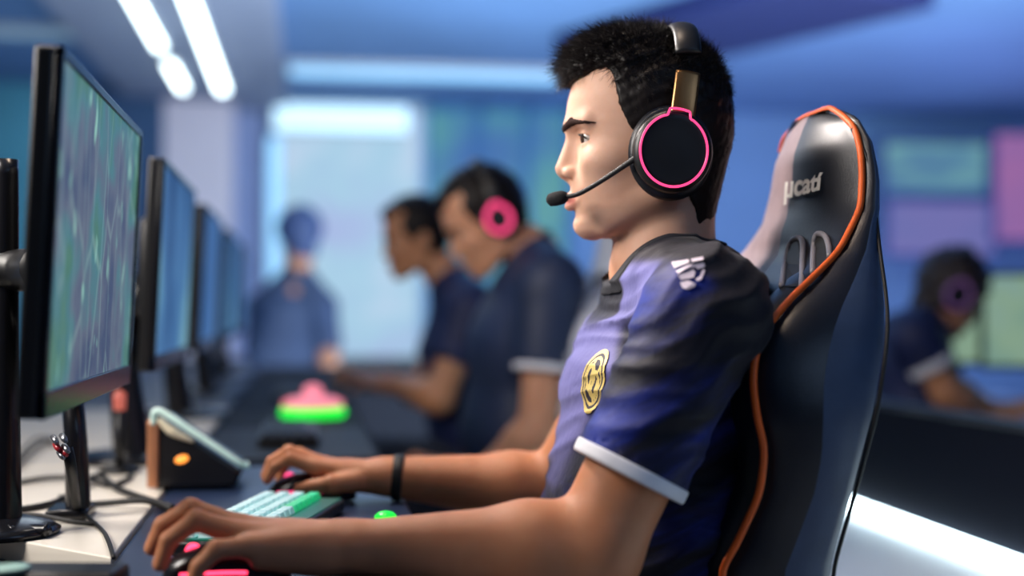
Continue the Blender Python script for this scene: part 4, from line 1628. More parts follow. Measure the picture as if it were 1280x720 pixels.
def loc1(px, py, d=1.5):
    """head axes (x, z) of a place of the photo in the plane through the head's middle"""
    p = P(px, py, d)
    # intersect ray with the sagittal plane
    r = rayd(px, py)
    n = AX1[1]
    t = ((O1 - CAM) @ n) / (r @ n)
    q = CAM + r * t - O1
    return q @ AX1[0], q @ AX1[2]


HP = [loc1(*q) for q in [(685, 112), (702, 110), (716, 107), (731, 103), (748, 98), (760, 96), (768, 106), (772, 122), (776, 142), (784, 160), (792, 178),
                         (798, 195), (806, 225), (838, 232), (856, 244), (866, 262), (872, 292), (876, 305), (900, 300), (935, 220), (935, 5), (670, 5)]]
HPx = np.array([a for a, b in HP]) - 0.0
HPz = np.array([b for a, b in HP])
HPOLY = np.stack([HPx, HPz], 1)


def hair1(q):
    a = np.abs(q[:, 1])
    d = ell(q, (.005, 0, .035), (.0935, .0855, .0885))
    d = smin(d, rc(q, (-.026, 0, -.004), (.000, 0, -.130), .0625, .0585), .02)
    # quiff
    d = smin(d, rc(q * np.array([1, .55, 1]), (.048, 0, .083), (.086, 0, .075), .035, .024), .02)
    d = smin(d, rc(q * np.array([1, .55, 1]), (.020, 0, .094), (.062, 0, .090), .027, .026), .02)
    cl = noise3(q * np.array([1.0, 1.6, 1.0]), 210, 3) * .0030 + noise3(q * np.array([1, 1.5, 1]), 480, 5) * .0014
    top = 1 / (1 + np.exp(-(q[:, 2] - .05) / .012))
    d = d + cl * (.25 + top)
    # lateral shift of the silhouette for the visible side: polygon drawn at the middle plane
    sx = q[:, 0] - np.clip(a, 0, .08) * .12
    pd = poly2d(sx, q[:, 2], HPOLY) + noise3(q, 500, 9) * .0012
    d = smax(d, pd, .003)
    return d


def strands1(V, Fq, O, RH, sc):
    q = ((V - O) @ RH) / sc
    r = np.random.default_rng(11)
    # normals
    n = np.zeros_like(V)
    fn = np.cross(V[Fq[:, 2]] - V[Fq[:, 0]], V[Fq[:, 3]] - V[Fq[:, 1]])
    for k in range(4):
        for c in range(3):
            n[:, c] += np.bincount(Fq[:, k], fn[:, c], len(V))
    n /= (np.linalg.norm(n, axis=1)[:, None] + 1e-12)
    nl = n @ RH
    w = 1 / (1 + np.exp(-(q[:, 2] - .045) / .015)) + .06
    w = w * (nl[:, 2] > -.6)
    w = w / w.sum()
    K = 15000
    idx = r.choice(len(V), K, p=w)
    base = q[idx]
    nn = nl[idx]
    topw = 1 / (1 + np.exp(-(base[:, 2] - .06) / .01))
    frontw = np.clip((base[:, 0] - .02) / .06, 0, 1) * topw
    comb = np.stack([.2 + .9 * frontw - .9 * (1 - topw), r.normal(0, .35, K), .15 + .25 * topw - .9 * (1 - topw)], 1)
    comb += r.normal(0, .35, (K, 3))
    dirn = comb - nn * (comb * nn).sum(1)[:, None] * .6 + nn * (.25 + .45 * topw)[:, None]
    dirn /= np.linalg.norm(dirn, axis=1)[:, None]
    ln = (.004 + .010 * topw + .004 * frontw) * r.uniform(.5, 1.3, K)
    rad = .00035
    side = np.cross(dirn, r.normal(size=(K, 3)))
    side /= np.linalg.norm(side, axis=1)[:, None]
    sd2 = np.cross(dirn, side)
    bend = r.normal(0, .35, (K, 3)) + np.array([.2, 0, -.3])
    VV, FF = [], []
    segs = 3
    pts = []
    for s in range(segs + 1):
        t = s / segs
        c = base - nn * .001 + dirn * (ln * t)[:, None] + bend * (ln * t * t * .5)[:, None]
        rr = rad * (1 - .75 * t)
        for k in range(3):
            an = 2 * PI * k / 3
            pts.append(c + side * math.cos(an) * rr + sd2 * math.sin(an) * rr)
    pts = np.stack(pts, 1).reshape(-1, 3)       # K, (segs+1)*3
    n0 = (segs + 1) * 3
    tri = []
    for s in range(segs):
        for k in range(3):
            tri.append((s * 3 + k, s * 3 + (k + 1) % 3, (s + 1) * 3 + (k + 1) % 3, (s + 1) * 3 + k))
    tri = np.array(tri)
    FF = (np.arange(K)[:, None, None] * n0 + tri[None]).reshape(-1, 4) + len(V)
    W = O + (pts * sc) @ RH.T
    return np.vstack([V, W]), np.vstack([Fq, FF])


fdir = r_ * .88 + np.array([0, 0, .47])
pdir = -r_ * .47 + np.array([0, 0, .88])


def fold1(p):
    """cloth folds: long creases rising from the chest to the shoulder and across the sleeve"""
    u = p @ fdir
    s = p @ pdir
    w = s + .012 * np.sin(u * 31) + .006 * np.sin(u * 77 + p[:, 1] * 40)
    a = np.abs(np.sin(w * 62 + 1.1)) ** 0.8
    b = np.abs(np.sin(w * 118 + u * 25))
    m = .35 + .65 * np.sin(u * 9 + s * 13 + p[:, 1] * 6) ** 2
    return .0062 * (a - .5) * m + .0026 * (b - .5)


NB1 = P(829, 340, 1.5)
sh_n = P(883, 388, 1.285)
el_n = P(740, 690, 1.225)
wr_n = hand_world(HN, (-.010, 0, .028))
sh_f = P(832, 372, 1.68)
el_f = P(694, 612, 1.72)
wr_f = hand_world(HF, (-.010, 0, .031))


def shirt_attr1(V, S):
    # screen light on the chest, painted as a purple-blue front panel; brushed royal blue streaks elsewhere
    d = V - CAM
    t = d @ fwd
    px = 640 + F_PX * (d @ rgt) / t
    py = 360 - F_PX * (d @ upv) / t
    Y = V[:, 1]
    # edge of the lit chest as a plane in the place: X against Z
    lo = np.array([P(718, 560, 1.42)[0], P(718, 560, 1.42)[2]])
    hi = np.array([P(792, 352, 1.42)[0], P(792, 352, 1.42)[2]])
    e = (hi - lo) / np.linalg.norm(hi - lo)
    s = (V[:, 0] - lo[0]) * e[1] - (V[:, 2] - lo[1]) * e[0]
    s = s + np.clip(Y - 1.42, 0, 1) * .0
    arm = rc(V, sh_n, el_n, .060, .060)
    panel = 1 / (1 + np.exp((s) / .0015)) / (1 + np.exp(-(arm - .009) / .002))  # mask of the chest front that the screens light
    yk = V[:, 0] - sh_n[0] + .026 - (1.035 - V[:, 2]) * 1.1
    yoke = (1 / (1 + np.exp(-(yk) / .004))) / (1 + np.exp(-(V[:, 2] - .93) / .01))
    nA = O1 + AX1[0] * -.016 + AX1[2] * -.06
    rr = rc(V, nA, NB1 + (NB1 - nA) * .4, .057, .062)
    yoke = np.maximum(yoke, 1 / (1 + np.exp((rr - .031 - .55 * np.clip(V[:, 0] - NB1[0] + .01, 0, .07)) / .001)) / (1 + np.exp(-(V[:, 2] - .98) / .004)))
    return {'panel': (panel, 1), 'yoke': (yoke, 1)}


def cloth1():
    m, nt, b = new_mat('navy_and_royal_blue_jersey')
    N, L = nt.nodes, nt.links
    tc = N.new('ShaderNodeTexCoord')
    mp = N.new('ShaderNodeMapping')
    mp.inputs['Rotation'].default_value = (0, math.radians(28), 0)
    mp2 = N.new('ShaderNodeMapping')
    mp2.inputs['Scale'].default_value = (2.2, 2.5, 13)
    L.new(tc.outputs['Object'], mp.inputs['Vector'])
    L.new(mp.outputs['Vector'], mp2.inputs['Vector'])
    nz = N.new('ShaderNodeTexNoise')
    nz.inputs['Scale'].default_value = 1.25
    nz.inputs['Detail'].default_value = 5
    nz.inputs['Roughness'].default_value = 0.6
    L.new(mp2.outputs['Vector'], nz.inputs['Vector'])
    r = N.new('ShaderNodeValToRGB')
    e = r.color_ramp.elements
    e[0].position, e[0].color = 0.45, srgb(10, 11, 26)
    e[1].position, e[1].color = 0.64, srgb(22, 44, 140)
    k = e.new(.53)
    k.color = srgb(14, 22, 72)
    L.new(nz.outputs['Fac'], r.inputs['Fac'])
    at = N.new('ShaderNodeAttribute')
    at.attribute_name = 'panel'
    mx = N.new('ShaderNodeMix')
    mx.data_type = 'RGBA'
    mx.inputs['B'].default_value = srgb(112, 110, 168)  # lavender of the lit navy chest, put into the cloth colour
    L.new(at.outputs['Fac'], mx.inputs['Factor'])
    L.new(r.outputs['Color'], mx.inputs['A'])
    ay = N.new('ShaderNodeAttribute')
    ay.attribute_name = 'yoke'
    my = N.new('ShaderNodeMix')
    my.data_type = 'RGBA'
    my.inputs['B'].default_value = srgb(17, 16, 28)
    L.new(ay.outputs['Fac'], my.inputs['Factor'])
    L.new(mx.outputs['Result'], my.inputs['A'])
    L.new(my.outputs['Result'], b.inputs['Base Color'])
    b.inputs['Roughness'].default_value = .6
    b.inputs['Specular IOR Level'].default_value = .2
    b.inputs['Sheen Weight'].default_value = .08
    n2 = N.new('ShaderNodeTexNoise')
    n2.inputs['Scale'].default_value = 42
    n2.inputs['Detail'].default_value = 6
    L.new(tc.outputs['Object'], n2.inputs['Vector'])
    bp = N.new('ShaderNodeBump')
    bp.inputs['Strength'].default_value = .5
    bp.inputs['Distance'].default_value = .004
    L.new(n2.outputs['Fac'], bp.inputs['Height'])
    L.new(bp.outputs['Normal'], b.inputs['Normal'])
    return m


def skin1():
    m, nt, b = new_mat('skin_of_seated_man')
    N, L = nt.nodes, nt.links
    tc = N.new('ShaderNodeTexCoord')
    nz = N.new('ShaderNodeTexNoise')
    nz.inputs['Scale'].default_value = 30
    nz.inputs['Detail'].default_value = 5
    L.new(tc.outputs['Object'], nz.inputs['Vector'])
    r = N.new('ShaderNodeValToRGB')
    r.color_ramp.elements[0].position, r.color_ramp.elements[0].color = .3, srgb(188, 122, 84)
    r.color_ramp.elements[1].position, r.color_ramp.elements[1].color = .7, srgb(200, 136, 98)
    L.new(nz.outputs['Fac'], r.inputs['Fac'])
    r2 = N.new('ShaderNodeValToRGB')
    r2.color_ramp.elements[0].position, r2.color_ramp.elements[0].color = .3, srgb(204, 158, 134)
    r2.color_ramp.elements[1].position, r2.color_ramp.elements[1].color = .7, srgb(216, 172, 148)
    L.new(nz.outputs['Fac'], r2.inputs['Fac'])
    fa = N.new('ShaderNodeAttribute')
    fa.attribute_name = 'face'
    m0 = N.new('ShaderNodeMix')
    m0.data_type = 'RGBA'
    L.new(fa.outputs['Fac'], m0.inputs['Factor'])
    L.new(r.outputs['Color'], m0.inputs['A'])
    L.new(r2.outputs['Color'], m0.inputs['B'])
    la = N.new('ShaderNodeAttribute')
    la.attribute_name = 'lip'
    m1 = N.new('ShaderNodeMix')
    m1.data_type = 'RGBA'
    m1.inputs['B'].default_value = srgb(186, 112, 100)
    L.new(la.outputs['Fac'], m1.inputs['Factor'])
    L.new(m0.outputs['Result'], m1.inputs['A'])
    L.new(m1.outputs['Result'], b.inputs['Base Color'])
    b.inputs['Roughness'].default_value = .55
    b.inputs['Specular IOR Level'].default_value = .32
    b.inputs['Subsurface Weight'].default_value = .25
    b.inputs['Subsurface Radius'].default_value = (.010, .004, .002)
    b.inputs['Subsurface Scale'].default_value = .5
    n2 = N.new('ShaderNodeTexNoise')
    n2.inputs['Scale'].default_value = 350
    n2.inputs['Detail'].default_value = 4
    L.new(tc.outputs['Object'], n2.inputs['Vector'])
    bp = N.new('ShaderNodeBump')
    bp.inputs['Strength'].default_value = .25
    bp.inputs['Distance'].default_value = .0006
    L.new(n2.outputs['Fac'], bp.inputs['Height'])
    L.new(bp.outputs['Normal'], b.inputs['Normal'])
    return m


hemn = -(-r_ * .10) + np.array([0, 0, -1.0]) * .84 + (-r_) * .52 + (-v_) * .12
NKA = P(784, 344, 1.5)
NKN = np.cross(P(884, 300, 1.5) - NKA, (0.0, 1.0, 0.0))
NKN /= np.linalg.norm(NKN)
NKN *= 1 if NKN[2] > 0 else -1
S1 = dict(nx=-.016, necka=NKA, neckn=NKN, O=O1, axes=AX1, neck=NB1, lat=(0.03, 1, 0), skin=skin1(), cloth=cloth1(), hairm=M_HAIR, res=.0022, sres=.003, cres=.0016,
          bres=.0007, hres=.0017,
          torso=[((.445, 1.465, .985), .091), ((.426, 1.46, .90), .110), ((.406, 1.455, .76), .115), ((.40, 1.455, .58), .118)],
          arms=[dict(sh=sh_n, el=el_n, wr=wr_n, H=HN, hem=.70, rs=.056, rh=.0560, r=(.047, .044, .0455, .0255), cuff=True, hemn=hemn, cw=.014),
                dict(sh=sh_f, el=el_f, wr=wr_f, H=HF, hem=.60, rs=.060, rh=.0575, r=(.050, .042, .044, .026), cuff=True, cw=.014)],
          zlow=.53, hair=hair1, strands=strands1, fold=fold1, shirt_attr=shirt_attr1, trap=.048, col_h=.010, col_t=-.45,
          legs=[((.44, 1.36, .56), (.02, 1.30, .555), (.06, 1.30, .09)), ((.44, 1.55, .56), (.02, 1.63, .555), (.06, 1.66, .09))],
          facing=(-1, 0, 0),
          label='seated man in profile in the foreground, blue jersey, hands on two mice')
person(S1)
mh, mf = S1['hw'], None


def hl(px, py, lat):
    """head axes for a place of the photo at this lateral offset"""
    r = rayd(px, py)
    n = AX1[1]
    t = ((O1 + n * lat - CAM) @ n) / (r @ n)
    q = CAM + r * t - O1
    return (q @ AX1[0], lat, q @ AX1[2])


cup = hl(842, 188, .108)
boom = [hl(800, 194, .100), hl(782, 206, .092), hl(752, 226, .075), hl(724, 242, .064), hl(706, 246, .055)]
headset(S1, 'black headset with a thin pink light ring and microphone boom, worn by the foreground man', M_PINKLED, boom=boom, cupf=cup[0], cupu=cup[2], hh=.1225)

# wristband on the far arm
wd = (el_f - wr_f) / np.linalg.norm(el_f - wr_f)
v, f = lathe_vf([(.0265, -.006), (.0300, -.007), (.0312, -.003), (.0312, .004), (.0300, .007), (.0265, .006)], wr_f + wd * .016, wd, 40)
mesh_obj('wristband', v, f, M_RUBBER, S1['root'])

# crest on the chest, following the cloth
shf = S1['shirt_fn']


def on_shirt(px, py, lift):
    pts, ok = march_many(shf, np.asarray(px, float), np.asarray(py, float), 1.0, 1.9, 260)
    r = pts - CAM
    r /= np.linalg.norm(r, axis=1)[:, None]
    return pts - r * lift, ok


def patch(name, outline_fn, ns, nt, lift, mats, pattern, parent):
    uu, vv = np.meshgrid(np.linspace(0, 1, ns), np.linspace(0, 1, nt), indexing='ij')
    px, py = outline_fn(uu.ravel(), vv.ravel())
    pts, ok = on_shirt(px, py, lift)
    F_, FMm = [], []
    for i in range(ns - 1):
        for j in range(nt - 1):
            ids = (i * nt + j, (i + 1) * nt + j, (i + 1) * nt + j + 1, i * nt + j + 1)
            if all(ok[k] for k in ids):
                k = pattern((uu.ravel()[list(ids)]).mean(), (vv.ravel()[list(ids)]).mean())
                if k is None:
                    continue
                F_.append(ids)
                FMm.append(k)
    pts = np.where(ok[:, None], pts, np.array([.3, 1.4, .9]))
    V_ = pts
    used = sorted({k for f_ in F_ for k in f_})
    rm = {k: n_ for n_, k in enumerate(used)}
    return mesh_obj(name, V_[used], [tuple(rm[k] for k in f_) for f_ in F_], None, parent, mats=mats, fmat=FMm)


bc = np.array([748.5, 476.0])
bu = np.array([10.5, -41.0])         # half long axis
bw = np.array([11.0, 3.5])           # half short axis


def crest_pat(u, v):
    x, y = u * 2 - 1, v * 2 - 1
    r = math.hypot(x, y)
    if r > 1:
        return None
    if r > .86:
        return 1
    if r > .76:
        return 0
    if r > .66:
        return 1
    # interlaced strokes inside
    c1 = abs(math.hypot(x + .18, y + .1) - .36) < .085
    c2 = abs(math.hypot(x - .2, y - .1) - .34) < .085
    bar = abs(x - .32 * y) < .08 or abs(x + .42 + .1 * y) < .06 or abs(x - .46) < .06
    return 1 if (c1 or c2 or bar) else 0


M_GOLD = mat('gold_embroidery', srgb(226, 200, 120), rough=.4, metal=.2, bump=.4, bscale=1200)
M_DKN = mat('dark_navy_embroidery', srgb(40, 34, 50), rough=.6)
cc = march(shf, 742, 476)
gr = np.array([shf((cc + e_)[None])[0] - shf((cc - e_)[None])[0] for e_ in np.eye(3) * .012])
cn = gr / np.linalg.norm(gr)
cv = march(shf, 753, 440) - march(shf, 733, 512)
cv = cv - cn * (cv @ cn)
cv /= np.linalg.norm(cv)
cu_ = np.cross(cn, cv)
NU, NV = 56, 70
uu, vv = np.meshgrid(np.linspace(0, 1, NU), np.linspace(0, 1, NV), indexing='ij')
uu, vv = uu.ravel(), vv.ravel()
base_ = cc + cu_ * ((uu * 2 - 1) * .024)[:, None] + cv * ((vv * 2 - 1) * .0365)[:, None]
lo_, hi_ = np.full(len(uu), -.035), np.full(len(uu), .035)
for _ in range(18):                      # lay each point onto the cloth along the crest's normal
    md = (lo_ + hi_) / 2
    ins_ = shf(base_ + cn * md[:, None]) < 0
    lo_, hi_ = np.where(ins_, md, lo_), np.where(ins_, hi_, md)
cp = base_ + cn * (hi_ + .0016)[:, None]
F_, fm_ = [], []
for i in range(NU - 1):
    for j in range(NV - 1):
        k = crest_pat((i + .5) / (NU - 1), (j + .5) / (NV - 1))
        if k is not None:
            F_.append((i * NV + j, (i + 1) * NV + j, (i + 1) * NV + j + 1, i * NV + j + 1))
            fm_.append(k)
used = sorted({k for f_ in F_ for k in f_})
rm = {k: n_ for n_, k in enumerate(used)}
mesh_obj('crest', cp[used], [tuple(rm[k] for k in f_) for f_ in F_], None, S1['root'], mats=[M_DKN, M_GOLD], fmat=fm_)

# white lettering on the shoulder
polys = [[(232, 300), (405, 272), (415, 302), (262, 362)], [(430, 268), (550, 246), (556, 276), (440, 300)],
         [(275, 388), (400, 330), (560, 306), (570, 335), (420, 360), (300, 415)],
         [(296, 430), (400, 400), (455, 372), (475, 400), (455, 455), (330, 478)],
         [(318, 505), (400, 482), (440, 500), (480, 515), (470, 545), (400, 575), (345, 560)],
         [(545, 372), (572, 380), (535, 470), (492, 492), (476, 468), (520, 440)],
         [(478, 350), (560, 330), (566, 350), (490, 372)]]


def let_pat(u, v):
    x, y = 225 + u * 355, 240 + v * 345
    for pl in polys:
        if poly2d(np.array([x]), np.array([y]), pl)[0] < 0:
            return 0
    return None


patch('shoulder_lettering', lambda u, v: (810 + (225 + u * 355) / 8, 290 + (240 + v * 345) / 8), 72, 70, .0022, [mat('white_print', srgb(215, 200, 215), rough=.6)], let_pat, S1['root'])

# ---- the people behind -------------------------------------------------------
def hair_short(q):
    d = ell(q, (-.002, 0, .034), (.098, .085, .098))
    d = smin(d, rc(q, (-.026, 0, -.004), (-.012, 0, -.10), .062, .057), .02)
    d = smin(d, rc(q * np.array([1, .6, 1]), (.03, 0, .095), (.082, 0, .080), .032, .024), .02)
    d = d + noise3(q, 190, 4) * .0035
    fr = [(.125, .055), (.080, .058), (.060, .045), (.044, .0), (.036, -.03), (.0, -.05), (-.03, -.08), (-.05, -.13), (-.14, -.13), (-.14, .16), (.125, .16)]
    return smax(d, poly2d(q[:, 0], q[:, 2], fr), .005)


def hair_curly(q):
    d = ell(q, (-.008, 0, .040), (.112, .108, .108))
    d = smin(d, rc(q, (-.03, 0, -.004), (-.02, 0, -.08), .072, .066), .02)
    d = d + noise3(q, 150, 4) * .009 + noise3(q, 310, 8) * .004
    fr = [(.15, .035), (.09, .030), (.062, .028), (.05, -.01), (.03, -.045), (-.0, -.065), (-.03, -.09), (-.05, -.11), (-.15, -.11), (-.15, .18), (.15, .18)]
    return smax(d, poly2d(q[:, 0], q[:, 2], fr), .006)


def hand_at(w, ang, mirror=False, s=.95, z=None):
    return dict(o=np.array([w[0], w[1], DZ + .006 if z is None else z]), ang=ang, mirror=mirror, s=s)


LIGHTNAVY = mat('grey_navy_jersey_fabric', srgb(30, 44, 76), rough=.6, var=.35, scale=5, bump=.2, bscale=500)
BLUESIL = mat('mid_blue_fabric', srgb(10, 34, 66), rough=.7, var=.15, scale=6)

# leaning player with the pink-lit headset
d3 = 3.05
O3 = P(612, 272, d3)
lean = math.radians(-26)
A3 = frame_from((-1, .06, 0), pitch=lean)
H3n = hand_at(P(585, 520, 2.80) * np.array([1, 1, 0]), PI)
S3 = dict(O=O3, axes=A3, neck=P(668, 320, d3), lat=(0, 1, 0), skin=M_SKIN, cloth=LIGHTNAVY, hairm=M_HAIR, res=.005, sres=.007, cres=.004, bres=.002, hres=.004,
          hs=1.02,
          torso=[(P(664, 374, d3), .095), (P(650, 430, d3), .108), (P(642, 540, d3), .112), (P(652, 620, d3), .116)],
          arms=[dict(sh=P(688, 358, d3 - .19), el=P(672, 540, d3 - .24), wr=P(606, 590, d3 - .22), H=None, hem=.60, rs=.07, rh=.062, cuff=True, cw=.018),
                dict(sh=P(672, 352, d3 + .19), el=P(640, 540, d3 + .24), wr=P(590, 585, d3 + .2), H=None, hem=.64, rs=.07, rh=.062, cuff=True, cw=.018)],
          zlow=.50, hair=hair_short, col_h=.008,
          legs=[(P(690, 640, d3 - .1), np.array([.10, 2.95, .54]), np.array([.16, 2.95, .09])), (P(690, 640, d3 + .1), np.array([.10, 3.18, .54]), np.array([.16, 3.18, .09]))],
          facing=(-1, 0, 0),
          label='man leaning forward behind the foreground man, navy jersey with pale cuffs, smiling down')
for A in S3['arms']:
    ang = PI
    A['H'] = dict(o=np.array([A['wr'][0] - .01, A['wr'][1], A['wr'][2] - .031]), ang=ang, mirror=(A is S3['arms'][1]), s=1.0)
    A['wr'] = hand_world(A['H'], (-.010, 0, .031))
person(S3)
headset(S3, 'black headset with a pink lit ear cup, worn by the leaning man', M_PINKLED, boom=None, cupf=-.006, cupu=-.014, fine=False, hh=.133, cs=.78)

# second player, behind him
d2 = 3.85
O2 = P(524, 296, d2)
A2 = frame_from((-1, .02, 0), pitch=math.radians(-8))
w2n, w2f = P(498, 492, d2 - .16), P(488, 486, d2 + .14)
S2 = dict(O=O2, axes=A2, neck=P(562, 352, d2), lat=(0, 1, 0), skin=M_SKIN_ARM, cloth=M_NAVYCLOTH, hairm=M_HAIR, res=.006, sres=.008, cres=.005, bres=.0025, hres=.005,
          torso=[(P(580, 396, d2), .100), (P(582, 440, d2), .112), (P(588, 520, d2), .116), (P(600, 575, d2), .118)],
          arms=[dict(sh=P(590, 388, d2 - .19), el=P(548, 498, d2 - .24), wr=w2n, H=None, hem=.62, rs=.07, rh=.062),
                dict(sh=P(570, 388, d2 + .19), el=P(525, 492, d2 + .22), wr=w2f, H=None, hem=.62, rs=.07, rh=.062)],
          zlow=.50, hair=hair_short, col_h=.008,
          legs=[(P(605, 585, d2 - .1), np.array([.10, d2 - .12, .54]), np.array([.16, d2 - .12, .09])), (P(605, 585, d2 + .1), np.array([.10, d2 + .12, .54]), np.array([.16, d2 + .12, .09]))],
          facing=(-1, 0, 0),
          label='man in a dark jersey facing left behind the leaning man, forearms on the desk')
for A in S2['arms']:
    A['H'] = dict(o=np.array([A['wr'][0] - .01, A['wr'][1], max(A['wr'][2] - .031, DZ + .004)]), ang=PI, mirror=(A is S2['arms'][1]), s=1.0)
    A['wr'] = hand_world(A['H'], (-.010, 0, .031))
person(S2)

# blue figure far down the row
d5 = 6.0
O5 = P(374, 296, d5)
A5 = frame_from((-.5, 1, 0), pitch=math.radians(-10))
S5 = dict(O=O5, axes=A5, neck=P(372, 338, d5), lat=(1, .5, 0), skin=BLUESIL if False else M_SKIN_DARK, cloth=BLUESIL, hairm=mat('blue_black_hair', srgb(22, 44, 84), rough=.6), res=.008, sres=.010, cres=.007, bres=.004, hres=.007,
          torso=[(P(366, 392, d5), .100), (P(362, 430, d5), .112), (P(360, 470, d5), .115), (P(360, 505, d5), .118)],
          arms=[dict(sh=P(330, 384, d5), el=P(322, 448, d5 - .05), wr=P(345, 480, d5 + .25), H=None, hem=.9, rs=.07, rh=.062),
                dict(sh=P(402, 384, d5), el=P(412, 448, d5 - .05), wr=P(390, 480, d5 + .25), H=None, hem=.9, rs=.07, rh=.062)],
          zlow=.50, hair=hair_curly, eyes=False,
          legs=[(P(350, 515, d5), P(346, 530, d5 + .42), np.array([P(346, 530, d5 + .42)[0], P(346, 530, d5 + .42)[1] + .05, .09])),
                (P(376, 515, d5), P(376, 530, d5 + .42), np.array([P(376, 530, d5 + .42)[0], P(376, 530, d5 + .42)[1] + .05, .09]))],
          facing=(-.3, .95, 0),
          label='blurred figure in blue far down the row, before the lit window')
for A in S5['arms']:
    A['H'] = dict(o=np.array([A['wr'][0], A['wr'][1], A['wr'][2] - .031]), ang=PI * .6, mirror=(A is S5['arms'][1]), s=1.0)
    A['wr'] = hand_world(A['H'], (-.010, 0, .031))
person(S5)

# player at the right, seen from behind his shoulder
d4 = 3.95
O4 = P(1186, 366, d4)
A4 = frame_from((1, -.15, 0), pitch=math.radians(-30))
S4 = dict(O=O4, axes=A4, neck=P(1158, 402, d4), lat=(0, 1, 0), skin=M_SKIN_ARM, cloth=M_NAVYCLOTH, hairm=M_HAIR_BROWN, res=.006, sres=.008, cres=.005, bres=.0025, hres=.005,
          torso=[(P(1136, 430, d4), .100), (P(1130, 460, d4), .112), (P(1120, 525, d4), .116), (P(1112, 580, d4), .118)],
          arms=[dict(sh=P(1142, 422, d4 - .18), el=P(1182, 492, d4 - .2), wr=P(1240, 520, d4 - .12), H=None, hem=.60, rs=.068, rh=.062, cuff=True, cw=.03),
                dict(sh=P(1146, 424, d4 + .18), el=P(1190, 486, d4 + .2), wr=P(1244, 512, d4 + .1), H=None, hem=.60, rs=.068, rh=.062, cuff=True, cw=.03)],
          zlow=.50, hair=hair_curly,
          legs=[(P(1116, 585, d4 - .1), P(1116, 585, d4 - .1) + np.array([.42, 0, 0]), (P(1116, 585, d4 - .1) + np.array([.38, 0, 0])) * np.array([1, 1, 0]) + np.array([0, 0, .09])),
                (P(1116, 585, d4 + .1), P(1116, 585, d4 + .1) + np.array([.42, 0, 0]), (P(1116, 585, d4 + .1) + np.array([.38, 0, 0])) * np.array([1, 1, 0]) + np.array([0, 0, .09]))],
          facing=(1, 0, 0),
          label='curly-haired player at the right bending over another desk, navy jersey with a pale cuff')
for A in S4['arms']:
    A['H'] = dict(o=np.array([A['wr'][0], A['wr'][1], A['wr'][2] - .031]), ang=0.0, mirror=(A is S4['arms'][0]), s=1.0)
    A['wr'] = hand_world(A['H'], (-.010, 0, .031))
person(S4)
headset(S4, 'dark headset with a mauve ear cup, worn by the curly-haired player at the right', mat('mauve_led', srgb(110, 80, 130), rough=.4, emis=srgb(150, 100, 170), es=.3),
        boom=None, cupf=-.004, cupu=-.012, fine=False, hh=.150)

# their chairs
chair(S3['torso'][1][0][1], .13, False, 'white and navy gaming chair behind the leaning man', (M_WLEA, M_WLEA, M_WLEA, M_WHITE))
chair(S2['torso'][1][0][1], .10, False, 'dark gaming chair behind the man farther down the row', (M_LEATHER, M_LEATHER, M_BLUEBLACK, M_LEATHER))

# ---- right-hand side: low black partition, pale counter with light line, desk, monitors
M_NAVYP = mat('blue_black_partition', srgb(8, 12, 24), rough=.8, spec=.08, var=.1)
zc = .47
xs = 1.43
t = thing('counter', 'pale counter with a bright white light line along its rear edge, bottom right', 'counter', (1.15, 1.9, 0))
M_PALEC = mat('pale_grey_countertop', srgb(200, 212, 222), rough=.35, var=.03)
box('top', (1.16, 2.0, zc - .02), (.54, 3.4, .04), M_PALEC, t, bev=.006)
box('body', (1.17, 2.0, (zc - .04) / 2), (.46, 3.3, zc - .04), mat('pale_counter_body', srgb(180, 190, 204), rough=.5), t, bev=.004)
box('light_line', (xs - .006, 2.0, zc + .012), (.010, 3.36, .022), mat('white_light_line', srgb(240, 250, 250), emis=srgb(225, 248, 255), es=16.0), t)
t = thing('partition_screen', 'long blue-black low partition above the bright light line, right', 'partition', (xs + .05, 2.6, 0))
box('panel', (xs + .035, 2.65, (.75 + .0) / 2 + .0), (.05, 4.7, .75), M_NAVYP, t, bev=.006)
box('cap', (xs + .035, 2.65, .757), (.06, 4.7, .014), M_BLACK, t, bev=.004)
for y_ in (.6, 2.6, 4.7):
    box('foot', (xs + .035, y_, .01), (.06, .05, .02), M_BLACK, t, bev=.004)
M_PALED = mat('pale_blue_desktop', srgb(140, 160, 190), rough=.4, var=.05)
xd = P(1215, 520, d4)[0]
zd = P(1240, 520, d4 - .1)[2] - .035
t = thing('gaming_desk', 'pale desk under the hands of the curly-haired player, right edge', 'desk', (xd + .4, 3.9, 0))
box('desktop', (xd + .42, 3.9, zd - .018), (.86, 2.4, .036), M_PALED, t, bev=.006)
for y_ in (2.8, 5.0):
    for x_ in (xd + .05, xd + .80):
        box('leg', (x_, y_, (zd - .036) / 2), (.05, .05, zd - .036), M_DESKBLK, t, bev=.004)
M_LIME = ramp_mat('pale_green_screen', [(.3, srgb(130, 175, 170)), (.5, srgb(165, 200, 170)), (.7, srgb(150, 190, 200))], nscale=4, emit=.6)


